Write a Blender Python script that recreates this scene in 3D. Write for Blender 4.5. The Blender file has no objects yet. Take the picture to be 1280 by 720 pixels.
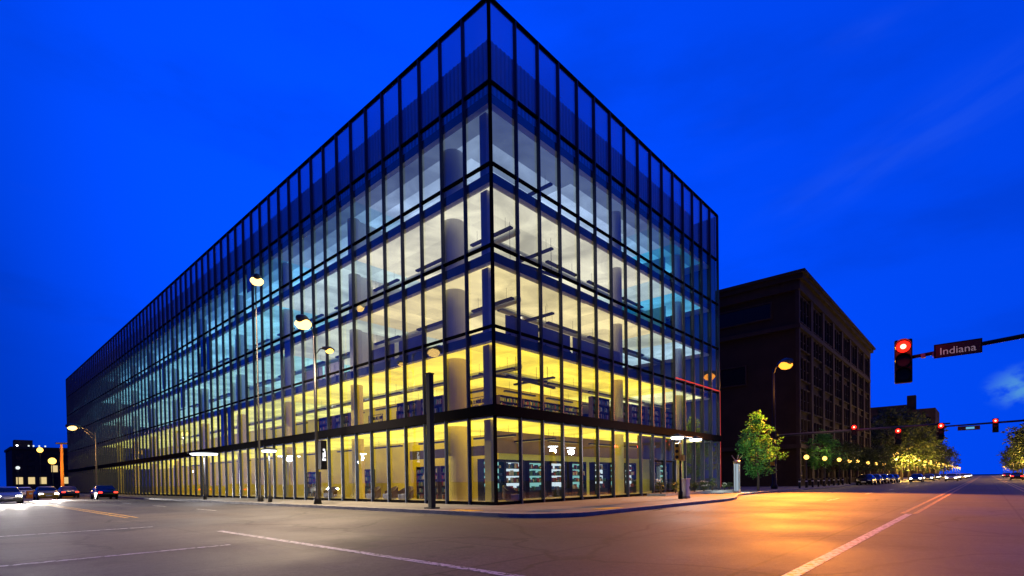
import bpy, math, random
from mathutils import Vector, Matrix
R = math.radians
rnd = random.Random(7)
scene = bpy.context.scene
COL = scene.collection

# ------------------------------------------------------------------ helpers
class MB:
    """collects boxes, tubes and faces and links them as ONE mesh object"""
    def __init__(s): s.v, s.f, s.m = [], [], []
    def face(s, pts, m=0):
        n = len(s.v); s.v += [tuple(p) for p in pts]; s.f.append(tuple(range(n, n + len(pts)))); s.m.append(m)
    def box(s, x0, x1, y0, y1, z0, z1, m=0, ms=None):
        n = len(s.v)
        s.v += [(x0,y0,z0),(x1,y0,z0),(x1,y1,z0),(x0,y1,z0),(x0,y0,z1),(x1,y0,z1),(x1,y1,z1),(x0,y1,z1)]
        fs = [(0,3,2,1),(4,5,6,7),(0,1,5,4),(1,2,6,5),(2,3,7,6),(3,0,4,7)]
        for i, f in enumerate(fs):
            s.f.append(tuple(n + a for a in f))
            s.m.append((ms[0] if i == 0 else ms[1] if i == 1 else ms[2]) if ms else m)
        return s
    def tube(s, pts, rad, n=8, m=0, caps=True):
        pts = [Vector(p) for p in pts]; k = len(pts); rings = []
        rads = rad if isinstance(rad, (list, tuple)) else [rad] * k
        up = None
        for i, p in enumerate(pts):
            d = (pts[min(i + 1, k - 1)] - pts[max(i - 1, 0)]).normalized()
            if up is None: up = Vector((1, 0, 0)) if abs(d.z) > .9 else Vector((0, 0, 1))
            a = d.cross(up).normalized(); b = a.cross(d).normalized(); up = b if abs(d.z) < .9 else up
            b0 = len(s.v); rings.append(b0)
            for j in range(n):
                t = 2 * math.pi * j / n
                s.v.append(tuple(p + (a * math.cos(t) + b * math.sin(t)) * rads[i]))
        for i in range(k - 1):
            for j in range(n):
                s.f.append((rings[i] + j, rings[i] + (j + 1) % n, rings[i + 1] + (j + 1) % n, rings[i + 1] + j)); s.m.append(m)
        if caps:
            s.f.append(tuple(rings[0] + j for j in reversed(range(n)))); s.m.append(m)
            s.f.append(tuple(rings[-1] + j for j in range(n))); s.m.append(m)
        return s
    def lathe(s, prof, c=(0, 0, 0), n=20, m=0):
        b0 = len(s.v)
        for r, z in prof:
            for j in range(n):
                t = 2 * math.pi * j / n
                s.v.append((c[0] + r * math.cos(t), c[1] + r * math.sin(t), c[2] + z))
        for i in range(len(prof) - 1):
            for j in range(n):
                a = b0 + i * n; s.f.append((a + j, a + (j + 1) % n, a + n + (j + 1) % n, a + n + j)); s.m.append(m)
        s.f.append(tuple(b0 + j for j in reversed(range(n)))); s.m.append(m)
        e = b0 + (len(prof) - 1) * n
        s.f.append(tuple(e + j for j in range(n))); s.m.append(m)
        return s
    def prism(s, poly, z0, z1, m=0, ms=None):
        n = len(poly); b = len(s.v)
        s.v += [(x, y, z0) for x, y in poly] + [(x, y, z1) for x, y in poly]
        s.f.append(tuple(b + i for i in reversed(range(n)))); s.m.append(ms[0] if ms else m)
        s.f.append(tuple(b + n + i for i in range(n))); s.m.append(ms[1] if ms else m)
        for i in range(n):
            j = (i + 1) % n; s.f.append((b + i, b + j, b + n + j, b + n + i)); s.m.append(ms[2] if ms else m)
        return s
    def build(s, name, mats, parent=None, loc=None, smooth=False, bevel=0):
        me = bpy.data.meshes.new(name); me.from_pydata(s.v, [], s.f)
        mats = mats if isinstance(mats, (list, tuple)) else [mats]
        for m in mats: me.materials.append(m)
        if len(mats) > 1: me.polygons.foreach_set('material_index', s.m)
        if smooth: me.polygons.foreach_set('use_smooth', [True] * len(me.polygons))
        me.update()
        o = bpy.data.objects.new(name, me); COL.objects.link(o)
        if parent: o.parent = parent
        if loc: o.location = loc
        if bevel:
            b = o.modifiers.new('bevel', 'BEVEL'); b.width = bevel; b.segments = 2; b.limit_method = 'ANGLE'
        return o

def tag(o, label=None, cat=None, group=None, kind=None):
    if label: o['label'] = label
    if cat: o['category'] = cat
    if group: o['group'] = group
    if kind: o['kind'] = kind
    return o
def thing(name, label, cat, loc=(0, 0, 0), rz=0, group=None):
    o = bpy.data.objects.new(name, None); COL.objects.link(o); o.empty_display_size = .3
    o.location = loc; o.rotation_euler = (0, 0, rz)
    return tag(o, label, cat, group)
def copy_tree(o, parent=None):
    c = o.copy(); COL.objects.link(c)
    if parent: c.parent = parent
    for ch in list(o.children): copy_tree(ch, c)
    return c
def lamp(name, kind, power, color, loc, parent, size=.15, rot=None, spot=None):
    l = bpy.data.lights.new(name, kind); l.energy = power; l.color = color
    if kind in ('POINT', 'SPOT'): l.shadow_soft_size = size
    if spot: l.spot_size = R(spot); l.spot_blend = .6
    o = bpy.data.objects.new(name, l); COL.objects.link(o); o.location = loc
    if parent: o.parent = parent
    if rot: o.rotation_euler = rot
    return o
ORD = 'first second third fourth fifth sixth seventh eighth ninth tenth eleventh twelfth thirteenth fourteenth fifteenth sixteenth seventeenth eighteenth nineteenth twentieth'.split()

# ---------------------------------------------------------------- materials
def nodes(m): return m.node_tree.nodes, m.node_tree.links
def mat(name, col, rough=.6, metal=0, spec=.5, noise=0, scale=4, emit=None, estr=0, bump=0):
    m = bpy.data.materials.new(name); m.use_nodes = True; N, L = nodes(m); b = N['Principled BSDF']
    b.inputs['Base Color'].default_value = (*col, 1); b.inputs['Roughness'].default_value = rough
    b.inputs['Metallic'].default_value = metal; b.inputs['Specular IOR Level'].default_value = spec
    if emit: b.inputs['Emission Color'].default_value = (*emit, 1); b.inputs['Emission Strength'].default_value = estr
    if noise or bump:
        t = N.new('ShaderNodeTexCoord'); n = N.new('ShaderNodeTexNoise'); n.inputs['Scale'].default_value = scale; n.inputs['Detail'].default_value = 6
        L.new(t.outputs['Object'], n.inputs['Vector'])
    if noise:
        r = N.new('ShaderNodeMapRange'); r.inputs['From Min'].default_value = .3; r.inputs['From Max'].default_value = .7
        r.inputs['To Min'].default_value = 1 - noise; r.inputs['To Max'].default_value = 1 + noise
        L.new(n.outputs['Fac'], r.inputs['Value'])
        x = N.new('ShaderNodeVectorMath'); x.operation = 'SCALE'; x.inputs[0].default_value = col
        L.new(r.outputs['Result'], x.inputs['Scale']); L.new(x.outputs[0], b.inputs['Base Color'])
    if bump:
        bp = N.new('ShaderNodeBump'); bp.inputs['Strength'].default_value = bump; bp.inputs['Distance'].default_value = .02
        L.new(n.outputs['Fac'], bp.inputs['Height']); L.new(bp.outputs[0], b.inputs['Normal'])
    return m
def emis(name, col, s):
    m = bpy.data.materials.new(name); m.use_nodes = True; N, L = nodes(m); N.remove(N['Principled BSDF'])
    e = N.new('ShaderNodeEmission'); e.inputs[0].default_value = (*col, 1); e.inputs[1].default_value = s
    L.new(e.outputs[0], N['Material Output'].inputs[0]); return m
def fabric(name, col, s):  # bright and dim clouds of light put into the emission
    m = emis(name, col, s); N, L = nodes(m); e = N['Emission']; t = N.new('ShaderNodeTexCoord'); g = N.new('ShaderNodeTexNoise'); g.inputs['Scale'].default_value = .28; g.inputs['Detail'].default_value = 4; g.inputs['Distortion'].default_value = .8
    r = N.new('ShaderNodeMapRange'); r.inputs['From Min'].default_value = .32; r.inputs['From Max'].default_value = .66; r.inputs['To Min'].default_value = s * .6; r.inputs['To Max'].default_value = s * 1.2
    L.new(t.outputs['Object'], g.inputs['Vector']); L.new(g.outputs['Fac'], r.inputs['Value']); L.new(r.outputs[0], e.inputs[1]); return m
def glass(name, tint, ior=1.5, rough=0, bumpy=0):
    m = bpy.data.materials.new(name); m.use_nodes = True; N, L = nodes(m); N.remove(N['Principled BSDF'])
    t = N.new('ShaderNodeBsdfTransparent'); t.inputs[0].default_value = (*tint, 1)
    g = N.new('ShaderNodeBsdfGlossy'); g.inputs['Roughness'].default_value = rough; g.inputs[0].default_value = (.95, .97, 1, 1)
    f = N.new('ShaderNodeFresnel'); f.inputs[0].default_value = ior; mx = N.new('ShaderNodeMixShader')
    gb = N.new('ShaderNodeNewGeometry'); ir = N.new('ShaderNodeMapRange'); ir.inputs['To Min'].default_value = ior; ir.inputs['To Max'].default_value = 1 / ior
    L.new(gb.outputs['Backfacing'], ir.inputs['Value']); L.new(ir.outputs[0], f.inputs[0])   # same reflectance on both faces of a pane
    L.new(f.outputs[0], mx.inputs[0]); L.new(t.outputs[0], mx.inputs[1]); L.new(g.outputs[0], mx.inputs[2])
    if bumpy:
        c = N.new('ShaderNodeTexCoord'); n = N.new('ShaderNodeTexNoise'); n.inputs['Scale'].default_value = .35
        gm = N.new('ShaderNodeNewGeometry')
        L.new(gm.outputs['Position'], n.inputs['Vector']); b = N.new('ShaderNodeBump'); b.inputs['Strength'].default_value = bumpy; b.inputs['Distance'].default_value = .02
        L.new(n.outputs['Fac'], b.inputs['Height']); L.new(b.outputs[0], g.inputs['Normal'])
    L.new(mx.outputs[0], N['Material Output'].inputs[0]); return m

M = {}
M['frame'] = mat('dark facade metal', (.03, .046, .1), .4, .2, .6)  # blue of the sky put into the dark metal's colour
M['band'] = mat('black spandrel metal', (.006, .006, .008), .95, 0, .02)
M['edge'] = mat('slab edge panel', (.05, .055, .075), .5)
M['glass'] = glass('facade glass', (.89, .94, .98), 1.85, 0, .16)
M['frit'] = None
M['ceil'] = mat('ceiling paint', (.8, .79, .76), .9, noise=.05, scale=.6)
M['floor'] = mat('oak floor', (.48, .36, .22), .5, noise=.15, scale=3)
M['plaster'] = mat('interior plaster', (.74, .73, .7), .85, noise=.06, scale=.5)
M['ochre'] = mat('interior wall with yellow light tint', (.78, .64, .1), .8, noise=.15, scale=.5)  # yellow lamp tint put into the wall colour
M['bronze'] = mat('dark bronze bulkhead', (.16, .09, .035), .5, noise=.2, scale=1)
M['conc'] = mat('smooth concrete column', (.62, .6, .56), .7, noise=.08, scale=1.5)
M['screen'] = mat('ribbed roof screen', (.5, .53, .62), .6)
M['teal'] = mat('teal wall paint', (.06, .42, .55), .6)
M['gravel'] = mat('roof gravel', (.12, .12, .12), .9)
M['black'] = mat('black powder coat', (.008, .008, .009), .5, 0, .3)
M['pole'] = mat('galvanised pole', (.1, .1, .1), .5, .4, noise=.2, scale=3)
M['yellowhouse'] = mat('yellow signal housing', (.7, .42, .03), .45)
M['darkwood'] = mat('dark timber', (.07, .04, .02), .5, noise=.3, scale=6)
M['greyfab'] = mat('lavender grey fabric', (.3, .29, .36), .9)
M['ytint'] = mat('column with yellow light tint', (.85, .66, .1), .7, noise=.08, scale=1.2)  # yellow interior light put into the lower columns' colour
M['blindbrown'] = mat('brown roller blind', (.16, .1, .07), .9, noise=.1, scale=2)
M['blindpale'] = mat('pale roller blind', (.55, .6, .6), .9)
M['rubber'] = mat('tyre rubber', (.015, .015, .015), .8)
M['rim'] = mat('alloy rim', (.4, .4, .42), .35, .9)
M['chrome'] = mat('steel', (.4, .42, .45), .3, .9)
M['carglass'] = mat('car window glass', (.01, .012, .015), .08, 0, .8)
M['bark'] = mat('bark', (.07, .05, .035), .9, noise=.3, scale=6, bump=.5)
M['brick'] = None
M['cabinet'] = mat('pale painted cabinet', (.8, .77, .7), .5, noise=.1, scale=3)
M['petal'] = mat('white petals', (.75, .72, .65), .7)
M['sign'] = mat('brown street sign sheeting', (.09, .045, .03), .5)
M['lettering'] = mat('reflective lettering with glow', (.75, .7, .66), .4, emit=(1, .82, .72), estr=.12)  # faint emission stands in for light the letters reflect
M['marker'] = mat('white reflector', (.8, .8, .8), .3)
M['orangeplastic'] = mat('orange barrier plastic', (.7, .25, .03), .5)

def frit():
    m = glass('fritted parapet glass', (.8, .84, .96), 1.8, 0, .12); N, L = nodes(m); out = N['Material Output']; prev = out.inputs[0].links[0].from_socket
    t = N.new('ShaderNodeBsdfTranslucent'); t.inputs[0].default_value = (.5, .6, .95, 1); d = N.new('ShaderNodeBsdfDiffuse'); d.inputs[0].default_value = (.5, .6, .95, 1)
    a = N.new('ShaderNodeMixShader'); a.inputs[0].default_value = .5; L.new(t.outputs[0], a.inputs[1]); L.new(d.outputs[0], a.inputs[2])
    mx = N.new('ShaderNodeMixShader'); mx.inputs[0].default_value = .2; L.new(prev, mx.inputs[1]); L.new(a.outputs[0], mx.inputs[2]); L.new(mx.outputs[0], out.inputs[0]); return m
M['frit'] = frit()
def translucent(name, col):
    m = mat(name, col, .6); N, L = nodes(m); b = N['Principled BSDF']; t = N.new('ShaderNodeBsdfTranslucent'); t.inputs[0].default_value = (.85, .88, .92, 1)
    mx = N.new('ShaderNodeMixShader'); mx.inputs[0].default_value = .7; L.new(b.outputs[0], mx.inputs[1]); L.new(t.outputs[0], mx.inputs[2]); L.new(mx.outputs[0], N['Material Output'].inputs[0]); return m
M['screen'] = translucent('translucent roof screen', (.5, .53, .62))
def foliage(name, col, var):
    m = bpy.data.materials.new(name); m.use_nodes = True; N, L = nodes(m); b = N['Principled BSDF']
    b.inputs['Roughness'].default_value = .6
    g = N.new('ShaderNodeNewGeometry'); h = N.new('ShaderNodeHueSaturation')
    r = N.new('ShaderNodeMapRange'); r.inputs['To Min'].default_value = 1 - var; r.inputs['To Max'].default_value = 1 + var
    L.new(g.outputs['Random Per Island'], r.inputs['Value']); L.new(r.outputs[0], h.inputs['Value'])
    h.inputs['Color'].default_value = (*col, 1); L.new(h.outputs[0], b.inputs['Base Color'])
    t = N.new('ShaderNodeBsdfTranslucent'); L.new(h.outputs[0], t.inputs[0]); mx = N.new('ShaderNodeMixShader'); mx.inputs[0].default_value = .35
    L.new(b.outputs[0], mx.inputs[1]); L.new(t.outputs[0], mx.inputs[2]); L.new(mx.outputs[0], N['Material Output'].inputs[0]); return m
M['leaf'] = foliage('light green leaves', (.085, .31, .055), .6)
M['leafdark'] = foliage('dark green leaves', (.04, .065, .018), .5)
M['shrub'] = foliage('shrub leaves', (.06, .1, .03), .5)

def asphalt():
    m = bpy.data.materials.new('worn asphalt'); m.use_nodes = True; N, L = nodes(m); b = N['Principled BSDF']
    t = N.new('ShaderNodeTexCoord')
    def noise(s, d=4, vec=None):
        n = N.new('ShaderNodeTexNoise'); n.inputs['Scale'].default_value = s; n.inputs['Detail'].default_value = d
        L.new(vec or t.outputs['Object'], n.inputs['Vector']); return n.outputs['Fac']
    mp = N.new('ShaderNodeMapping'); mp.inputs['Scale'].default_value = (.05, .6, 1); L.new(t.outputs['Object'], mp.inputs[0])
    mp2 = N.new('ShaderNodeMapping'); mp2.inputs['Scale'].default_value = (.7, .05, 1); L.new(t.outputs['Object'], mp2.inputs[0])
    big = noise(.22, 5); fine = noise(60, 3); tr = noise(1, 4, mp.outputs[0]); tr2 = noise(1, 4, mp2.outputs[0])
    def mrange(a, lo, hi, f0=.3, f1=.7):
        r = N.new('ShaderNodeMapRange'); r.inputs['From Min'].default_value = f0; r.inputs['From Max'].default_value = f1
        r.inputs['To Min'].default_value = lo; r.inputs['To Max'].default_value = hi; L.new(a, r.inputs['Value']); return r.outputs[0]
    def mul(a, c):
        x = N.new('ShaderNodeMath'); x.operation = 'MULTIPLY'; L.new(a, x.inputs[0]); L.new(c, x.inputs[1]); return x.outputs[0]
    mid = noise(7, 6); grit = noise(22, 2)
    v = mul(mul(mrange(big, .6, 1.4), mrange(fine, .6, 1.4)), mul(mrange(tr, .72, 1.3), mrange(tr2, .75, 1.3)))
    v = mul(v, mul(mrange(mid, .7, 1.3), mrange(grit, .65, 1.4)))
    # cracks sealed with bitumen: thin lines along warped cells
    vo = N.new('ShaderNodeTexVoronoi'); vo.feature = 'DISTANCE_TO_EDGE'; vo.inputs['Scale'].default_value = .16
    wa = N.new('ShaderNodeVectorMath'); wa.operation = 'ADD'; sc_ = N.new('ShaderNodeVectorMath'); sc_.operation = 'SCALE'; sc_.inputs['Scale'].default_value = 1.6
    nn = N.new('ShaderNodeTexNoise'); nn.inputs['Scale'].default_value = .5; nn.inputs['Detail'].default_value = 5
    L.new(t.outputs['Object'], nn.inputs['Vector']); L.new(nn.outputs['Color'], sc_.inputs[0]); L.new(t.outputs['Object'], wa.inputs[0]); L.new(sc_.outputs[0], wa.inputs[1])
    L.new(wa.outputs[0], vo.inputs['Vector'])
    v = mul(v, mrange(vo.outputs['Distance'], .25, 1, .003, .014))
    s = N.new('ShaderNodeVectorMath'); s.operation = 'SCALE'; s.inputs[0].default_value = (.054, .046, .04); L.new(v, s.inputs['Scale'])
    # oil stains, darker utility patches, tyre worn lanes
    oi = noise(.9, 3); st_ = mrange(oi, 1, .55, .6, .72)
    bk = N.new('ShaderNodeTexBrick'); bk.inputs['Scale'].default_value = .11; bk.inputs['Mortar Size'].default_value = .004; bk.inputs['Bias'].default_value = -.35
    bk.inputs['Color1'].default_value = (1, 1, 1, 1); bk.inputs['Color2'].default_value = (.66, .66, .68, 1); bk.inputs['Mortar'].default_value = (.3, .3, .3, 1); bk.inputs['Brick Width'].default_value = .8; bk.inputs['Row Height'].default_value = .36; bk.offset = .37
    mpb = N.new('ShaderNodeMapping'); mpb.inputs['Rotation'].default_value = (0, 0, 0); mpb.inputs['Location'].default_value = (3.1, 1.7, 0); L.new(t.outputs['Object'], mpb.inputs[0]); L.new(mpb.outputs[0], bk.inputs['Vector'])
    mx1 = N.new('ShaderNodeMixRGB'); mx1.blend_type = 'MULTIPLY'; mx1.inputs[0].default_value = 1; L.new(s.outputs[0], mx1.inputs[1]); L.new(bk.outputs['Color'], mx1.inputs[2])
    mx2 = N.new('ShaderNodeMixRGB'); mx2.blend_type = 'MULTIPLY'; mx2.inputs[0].default_value = 1; L.new(mx1.outputs[0], mx2.inputs[1]); L.new(st_, mx2.inputs[2])
    L.new(mx2.outputs[0], b.inputs['Base Color'])
    L.new(mrange(big, .6, .8), b.inputs['Roughness'])
    bp = N.new('ShaderNodeBump'); bp.inputs['Strength'].default_value = .6; bp.inputs['Distance'].default_value = .015
    L.new(mul(fine, grit), bp.inputs['Height']); L.new(bp.outputs[0], b.inputs['Normal'])
    return m
M['asphalt'] = asphalt()
def paving():
    m = bpy.data.materials.new('sidewalk concrete'); m.use_nodes = True; N, L = nodes(m); b = N['Principled BSDF']
    t = N.new('ShaderNodeTexCoord'); br = N.new('ShaderNodeTexBrick'); br.offset = 0
    br.inputs['Color1'].default_value = (.28, .265, .24, 1); br.inputs['Color2'].default_value = (.235, .225, .205, 1); br.inputs['Mortar'].default_value = (.1, .095, .085, 1)
    br.inputs['Scale'].default_value = 1; br.inputs['Mortar Size'].default_value = .012; br.inputs['Brick Width'].default_value = 1.5; br.inputs['Row Height'].default_value = 1.5
    L.new(t.outputs['Object'], br.inputs[0])
    n = N.new('ShaderNodeTexNoise'); n.inputs['Scale'].default_value = 1.2; n.inputs['Detail'].default_value = 7; L.new(t.outputs['Object'], n.inputs[0])
    x = N.new('ShaderNodeMixRGB'); x.blend_type = 'MULTIPLY'; x.inputs[0].default_value = .6; L.new(br.outputs[0], x.inputs[1]); L.new(n.outputs['Fac'], x.inputs[2])
    L.new(x.outputs[0], b.inputs['Base Color']); b.inputs['Roughness'].default_value = .7; return m
M['paving'] = paving()
M['kerb'] = mat('kerb concrete', (.3, .29, .27), .75, noise=.25, scale=2)
def paint(name, col):
    m = mat(name, col, .6); N, L = nodes(m); b = N['Principled BSDF']
    t = N.new('ShaderNodeTexCoord'); n = N.new('ShaderNodeTexNoise'); n.inputs['Scale'].default_value = 9; n.inputs['Detail'].default_value = 8; L.new(t.outputs['Object'], n.inputs[0])
    r = N.new('ShaderNodeValToRGB'); r.color_ramp.elements[0].position = .42; r.color_ramp.elements[1].position = .5
    r.color_ramp.elements[0].color = (.08, .075, .07, 1); r.color_ramp.elements[1].color = (*col, 1)
    L.new(n.outputs['Fac'], r.inputs[0]); L.new(r.outputs[0], b.inputs['Base Color']); return m
M['white'] = paint('worn white road paint', (.62, .6, .57)); M['yellow'] = paint('worn yellow road paint', (.62, .36, .04))
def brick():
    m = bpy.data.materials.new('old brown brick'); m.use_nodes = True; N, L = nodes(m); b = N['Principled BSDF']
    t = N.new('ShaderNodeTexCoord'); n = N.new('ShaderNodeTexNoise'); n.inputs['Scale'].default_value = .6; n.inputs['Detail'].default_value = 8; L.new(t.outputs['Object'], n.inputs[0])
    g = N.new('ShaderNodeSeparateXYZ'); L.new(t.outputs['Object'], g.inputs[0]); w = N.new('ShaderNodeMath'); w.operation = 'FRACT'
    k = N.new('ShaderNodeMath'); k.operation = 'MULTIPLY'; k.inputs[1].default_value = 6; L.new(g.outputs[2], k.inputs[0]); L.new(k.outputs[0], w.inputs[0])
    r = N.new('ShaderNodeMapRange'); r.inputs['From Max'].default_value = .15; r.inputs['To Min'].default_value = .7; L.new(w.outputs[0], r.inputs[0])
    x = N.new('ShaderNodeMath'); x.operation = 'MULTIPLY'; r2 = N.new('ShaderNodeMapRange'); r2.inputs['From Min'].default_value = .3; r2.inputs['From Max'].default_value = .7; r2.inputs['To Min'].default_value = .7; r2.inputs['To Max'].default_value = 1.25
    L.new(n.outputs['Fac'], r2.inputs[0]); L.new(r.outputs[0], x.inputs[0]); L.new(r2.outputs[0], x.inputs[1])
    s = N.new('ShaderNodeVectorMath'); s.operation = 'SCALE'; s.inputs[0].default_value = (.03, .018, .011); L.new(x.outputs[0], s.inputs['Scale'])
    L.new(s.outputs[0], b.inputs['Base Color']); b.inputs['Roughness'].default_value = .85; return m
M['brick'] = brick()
M['stone'] = mat('dark stone trim', (.042, .03, .022), .85, noise=.25, scale=1)  # very dark base tone, varied by noise
M['oldglass'] = mat('unlit window glass', (.01, .011, .014), .15, 0, .6)
M['darkwall'] = mat('dark weathered wall', (.06, .04, .03), .9, noise=.3, scale=.3)
M['sodium'] = emis('sodium lamp glow', (1, .6, .17), 4.2)
M['amber'] = emis('amber lamp glow', (1, .32, .03), 2.7)
M['globe'] = emis('yellow globe glow', (1, .55, .1), 3.6)
M['led'] = emis('white led glow', (.92, .96, 1), 9)
M['red'] = emis('red signal glow', (1, .03, .02), 7)
M['redcore'] = emis('red led', (1, .012, .006), 3.2)
M['redhot'] = emis('red led centre', (1, .2, .12), 9)
M['lensoff'] = mat('unlit signal lens', (.03, .035, .03), .25)
M['head'] = emis('headlamp glow', (1, .95, .85), 26)
M['tail'] = emis('tail lamp glow', (1, .03, .015), 6)
M['redstrip'] = emis('red edge glow', (1, .06, .03), .9)
M['cool'] = emis('lit display panel', (.4, .85, .72), .75)
M['coolw'] = emis('lit white display', (.85, .95, .95), 1.1)
M['walk'] = emis('walk symbol glow', (.95, .95, 1), 1.6)
M['litwin'] = emis('lit window', (1, .75, .35), .8)

# ------------------------------------------------------------------- camera
cam_d = bpy.data.cameras.new('camera'); cam = bpy.data.objects.new('camera', cam_d); COL.objects.link(cam); scene.camera = cam
aR, pitch, roll = .741, -.015, -.015
uR = Vector((math.sin(aR), math.cos(aR), 0)); uL = Vector((-math.cos(aR), math.sin(aR), 0))
def togrid(v): v = Vector(v); return Vector((v.dot(uR), v.dot(uL), v.z))
F = Vector((0, math.cos(pitch), math.sin(pitch))); R0 = Vector((1, 0, 0)); U0 = Vector((0, -math.sin(pitch), math.cos(pitch)))
Rr = togrid(R0 * math.cos(roll) + U0 * math.sin(roll)); Uu = togrid(U0 * math.cos(roll) - R0 * math.sin(roll)); Ff = togrid(F)
CAM = Vector((-17.783, -17.311, 1.31))
cam.matrix_world = Matrix(((Rr.x, Uu.x, -Ff.x, CAM.x), (Rr.y, Uu.y, -Ff.y, CAM.y), (Rr.z, Uu.z, -Ff.z, CAM.z), (0, 0, 0, 1)))
cam_d.sensor_width = 36; cam_d.lens = 648 / 1280 * 36; cam_d.shift_y = (610.6 - 360) / 1280
cam_d.clip_start = .1; cam_d.clip_end = 5000

# -------------------------------------------------------------------- world
w = bpy.data.worlds.new('World'); scene.world = w; w.use_nodes = True
N, L = w.node_tree.nodes, w.node_tree.links; bg = N['Background']
tc = N.new('ShaderNodeTexCoord')
vm = N.new('ShaderNodeVectorMath'); vm.operation = 'MULTIPLY_ADD'; vm.inputs[1].default_value = (1, 1, .04); vm.inputs[2].default_value = (0, 0, .58)
vn = N.new('ShaderNodeVectorMath'); vn.operation = 'NORMALIZE'
L.new(tc.outputs['Generated'], vm.inputs[0]); L.new(vm.outputs[0], vn.inputs[0])
sky = N.new('ShaderNodeTexSky'); sky.sky_type = 'NISHITA'; sky.sun_disc = False
SUN_EL, SUN_AZ = R(4), R(200)
sky.sun_elevation = SUN_EL; sky.sun_rotation = SUN_AZ; sky.ozone_density = 6
L.new(vn.outputs[0], sky.inputs['Vector'])
tint = N.new('ShaderNodeMixRGB'); tint.blend_type = 'MULTIPLY'; tint.inputs[0].default_value = 1; tint.inputs[2].default_value = (.02, 2.13, 8.6, 1)
L.new(sky.outputs[0], tint.inputs[1])
# thin cloud wisps: two soft noises stretched along the horizon
def wn(scale, stretch, lo, hi, seed):
    mp = N.new('ShaderNodeMapping'); mp.inputs['Scale'].default_value = stretch; mp.inputs['Location'].default_value = (seed, seed * .7, 0)
    mp.inputs['Rotation'].default_value = (0, .12, 0)
    n = N.new('ShaderNodeTexNoise'); n.inputs['Scale'].default_value = scale; n.inputs['Detail'].default_value = 6; n.inputs['Roughness'].default_value = .55
    r = N.new('ShaderNodeMapRange'); r.interpolation_type = 'SMOOTHSTEP'; r.inputs['From Min'].default_value = lo; r.inputs['From Max'].default_value = hi
    L.new(tc.outputs['Generated'], mp.inputs[0]); L.new(mp.outputs[0], n.inputs['Vector']); L.new(n.outputs['Fac'], r.inputs['Value']); return r.outputs[0]
dark = wn(1.6, (1, 1, 3.2), .5, .72, 3.1)
m1 = N.new('ShaderNodeMixRGB'); m1.inputs[2].default_value = (.01, .28, 3.9, 1)
k1 = N.new('ShaderNodeMath'); k1.operation = 'MULTIPLY'; k1.inputs[1].default_value = .35; L.new(dark, k1.inputs[0]); L.new(k1.outputs[0], m1.inputs[0]); L.new(tint.outputs[0], m1.inputs[1])
pale = wn(2.2, (1, 1, 4.5), .6, .85, 8.4)
m2 = N.new('ShaderNodeMixRGB'); m2.inputs[2].default_value = (.5, 1.3, 7.5, 1)
k2 = N.new('ShaderNodeMath'); k2.operation = 'MULTIPLY'; k2.inputs[1].default_value = .15; L.new(pale, k2.inputs[0]); L.new(k2.outputs[0], m2.inputs[0]); L.new(m1.outputs[0], m2.inputs[1])
# dusk glow ahead; sky overhead, beside and behind dimmed to cut blue fill
gd = N.new('ShaderNodeVectorMath'); gd.operation = 'DOT_PRODUCT'; gdir = (Ff + Rr * .4 + Uu * .71).normalized(); gd.inputs[1].default_value = gdir
nz = N.new('ShaderNodeVectorMath'); nz.operation = 'NORMALIZE'; L.new(tc.outputs['Generated'], nz.inputs[0]); L.new(nz.outputs[0], gd.inputs[0])
gr = N.new('ShaderNodeValToRGB'); gr.color_ramp.interpolation = 'B_SPLINE'; e = gr.color_ramp.elements
e[0].position = .25; e[0].color = (.08,) * 3 + (1,); e[1].position = .94; e[1].color = (1, 1, 1, 1)
for p_, v_ in ((.5, .52), (.6, .4), (.7, .36), (.76, .62), (.83, .9)): q_ = e.new(p_); q_.color = (v_, v_, v_, 1)
gm_ = N.new('ShaderNodeMath'); gm_.operation = 'MULTIPLY_ADD'; gm_.inputs[1].default_value = .5; gm_.inputs[2].default_value = .5
L.new(gd.outputs['Value'], gm_.inputs[0]); L.new(gm_.outputs[0], gr.inputs[0])
m3 = N.new('ShaderNodeMixRGB'); m3.blend_type = 'MULTIPLY'; m3.inputs[0].default_value = 1; L.new(m2.outputs[0], m3.inputs[1]); L.new(gr.outputs[0], m3.inputs[2])
# sky right of the view dimmed to cut blue reflections in the glass
rd = N.new('ShaderNodeVectorMath'); rd.operation = 'DOT_PRODUCT'; rd.inputs[1].default_value = Rr; L.new(nz.outputs[0], rd.inputs[0])
rr_ = N.new('ShaderNodeMapRange'); rr_.interpolation_type = 'SMOOTHSTEP'; rr_.inputs['From Min'].default_value = .73; rr_.inputs['From Max'].default_value = .93; rr_.inputs['To Min'].default_value = 1; rr_.inputs['To Max'].default_value = .3
L.new(rd.outputs['Value'], rr_.inputs['Value'])
m4 = N.new('ShaderNodeMixRGB'); m4.blend_type = 'MULTIPLY'; m4.inputs[0].default_value = 1; L.new(m3.outputs[0], m4.inputs[1]); L.new(rr_.outputs[0], m4.inputs[2]); m3 = m4
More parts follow.
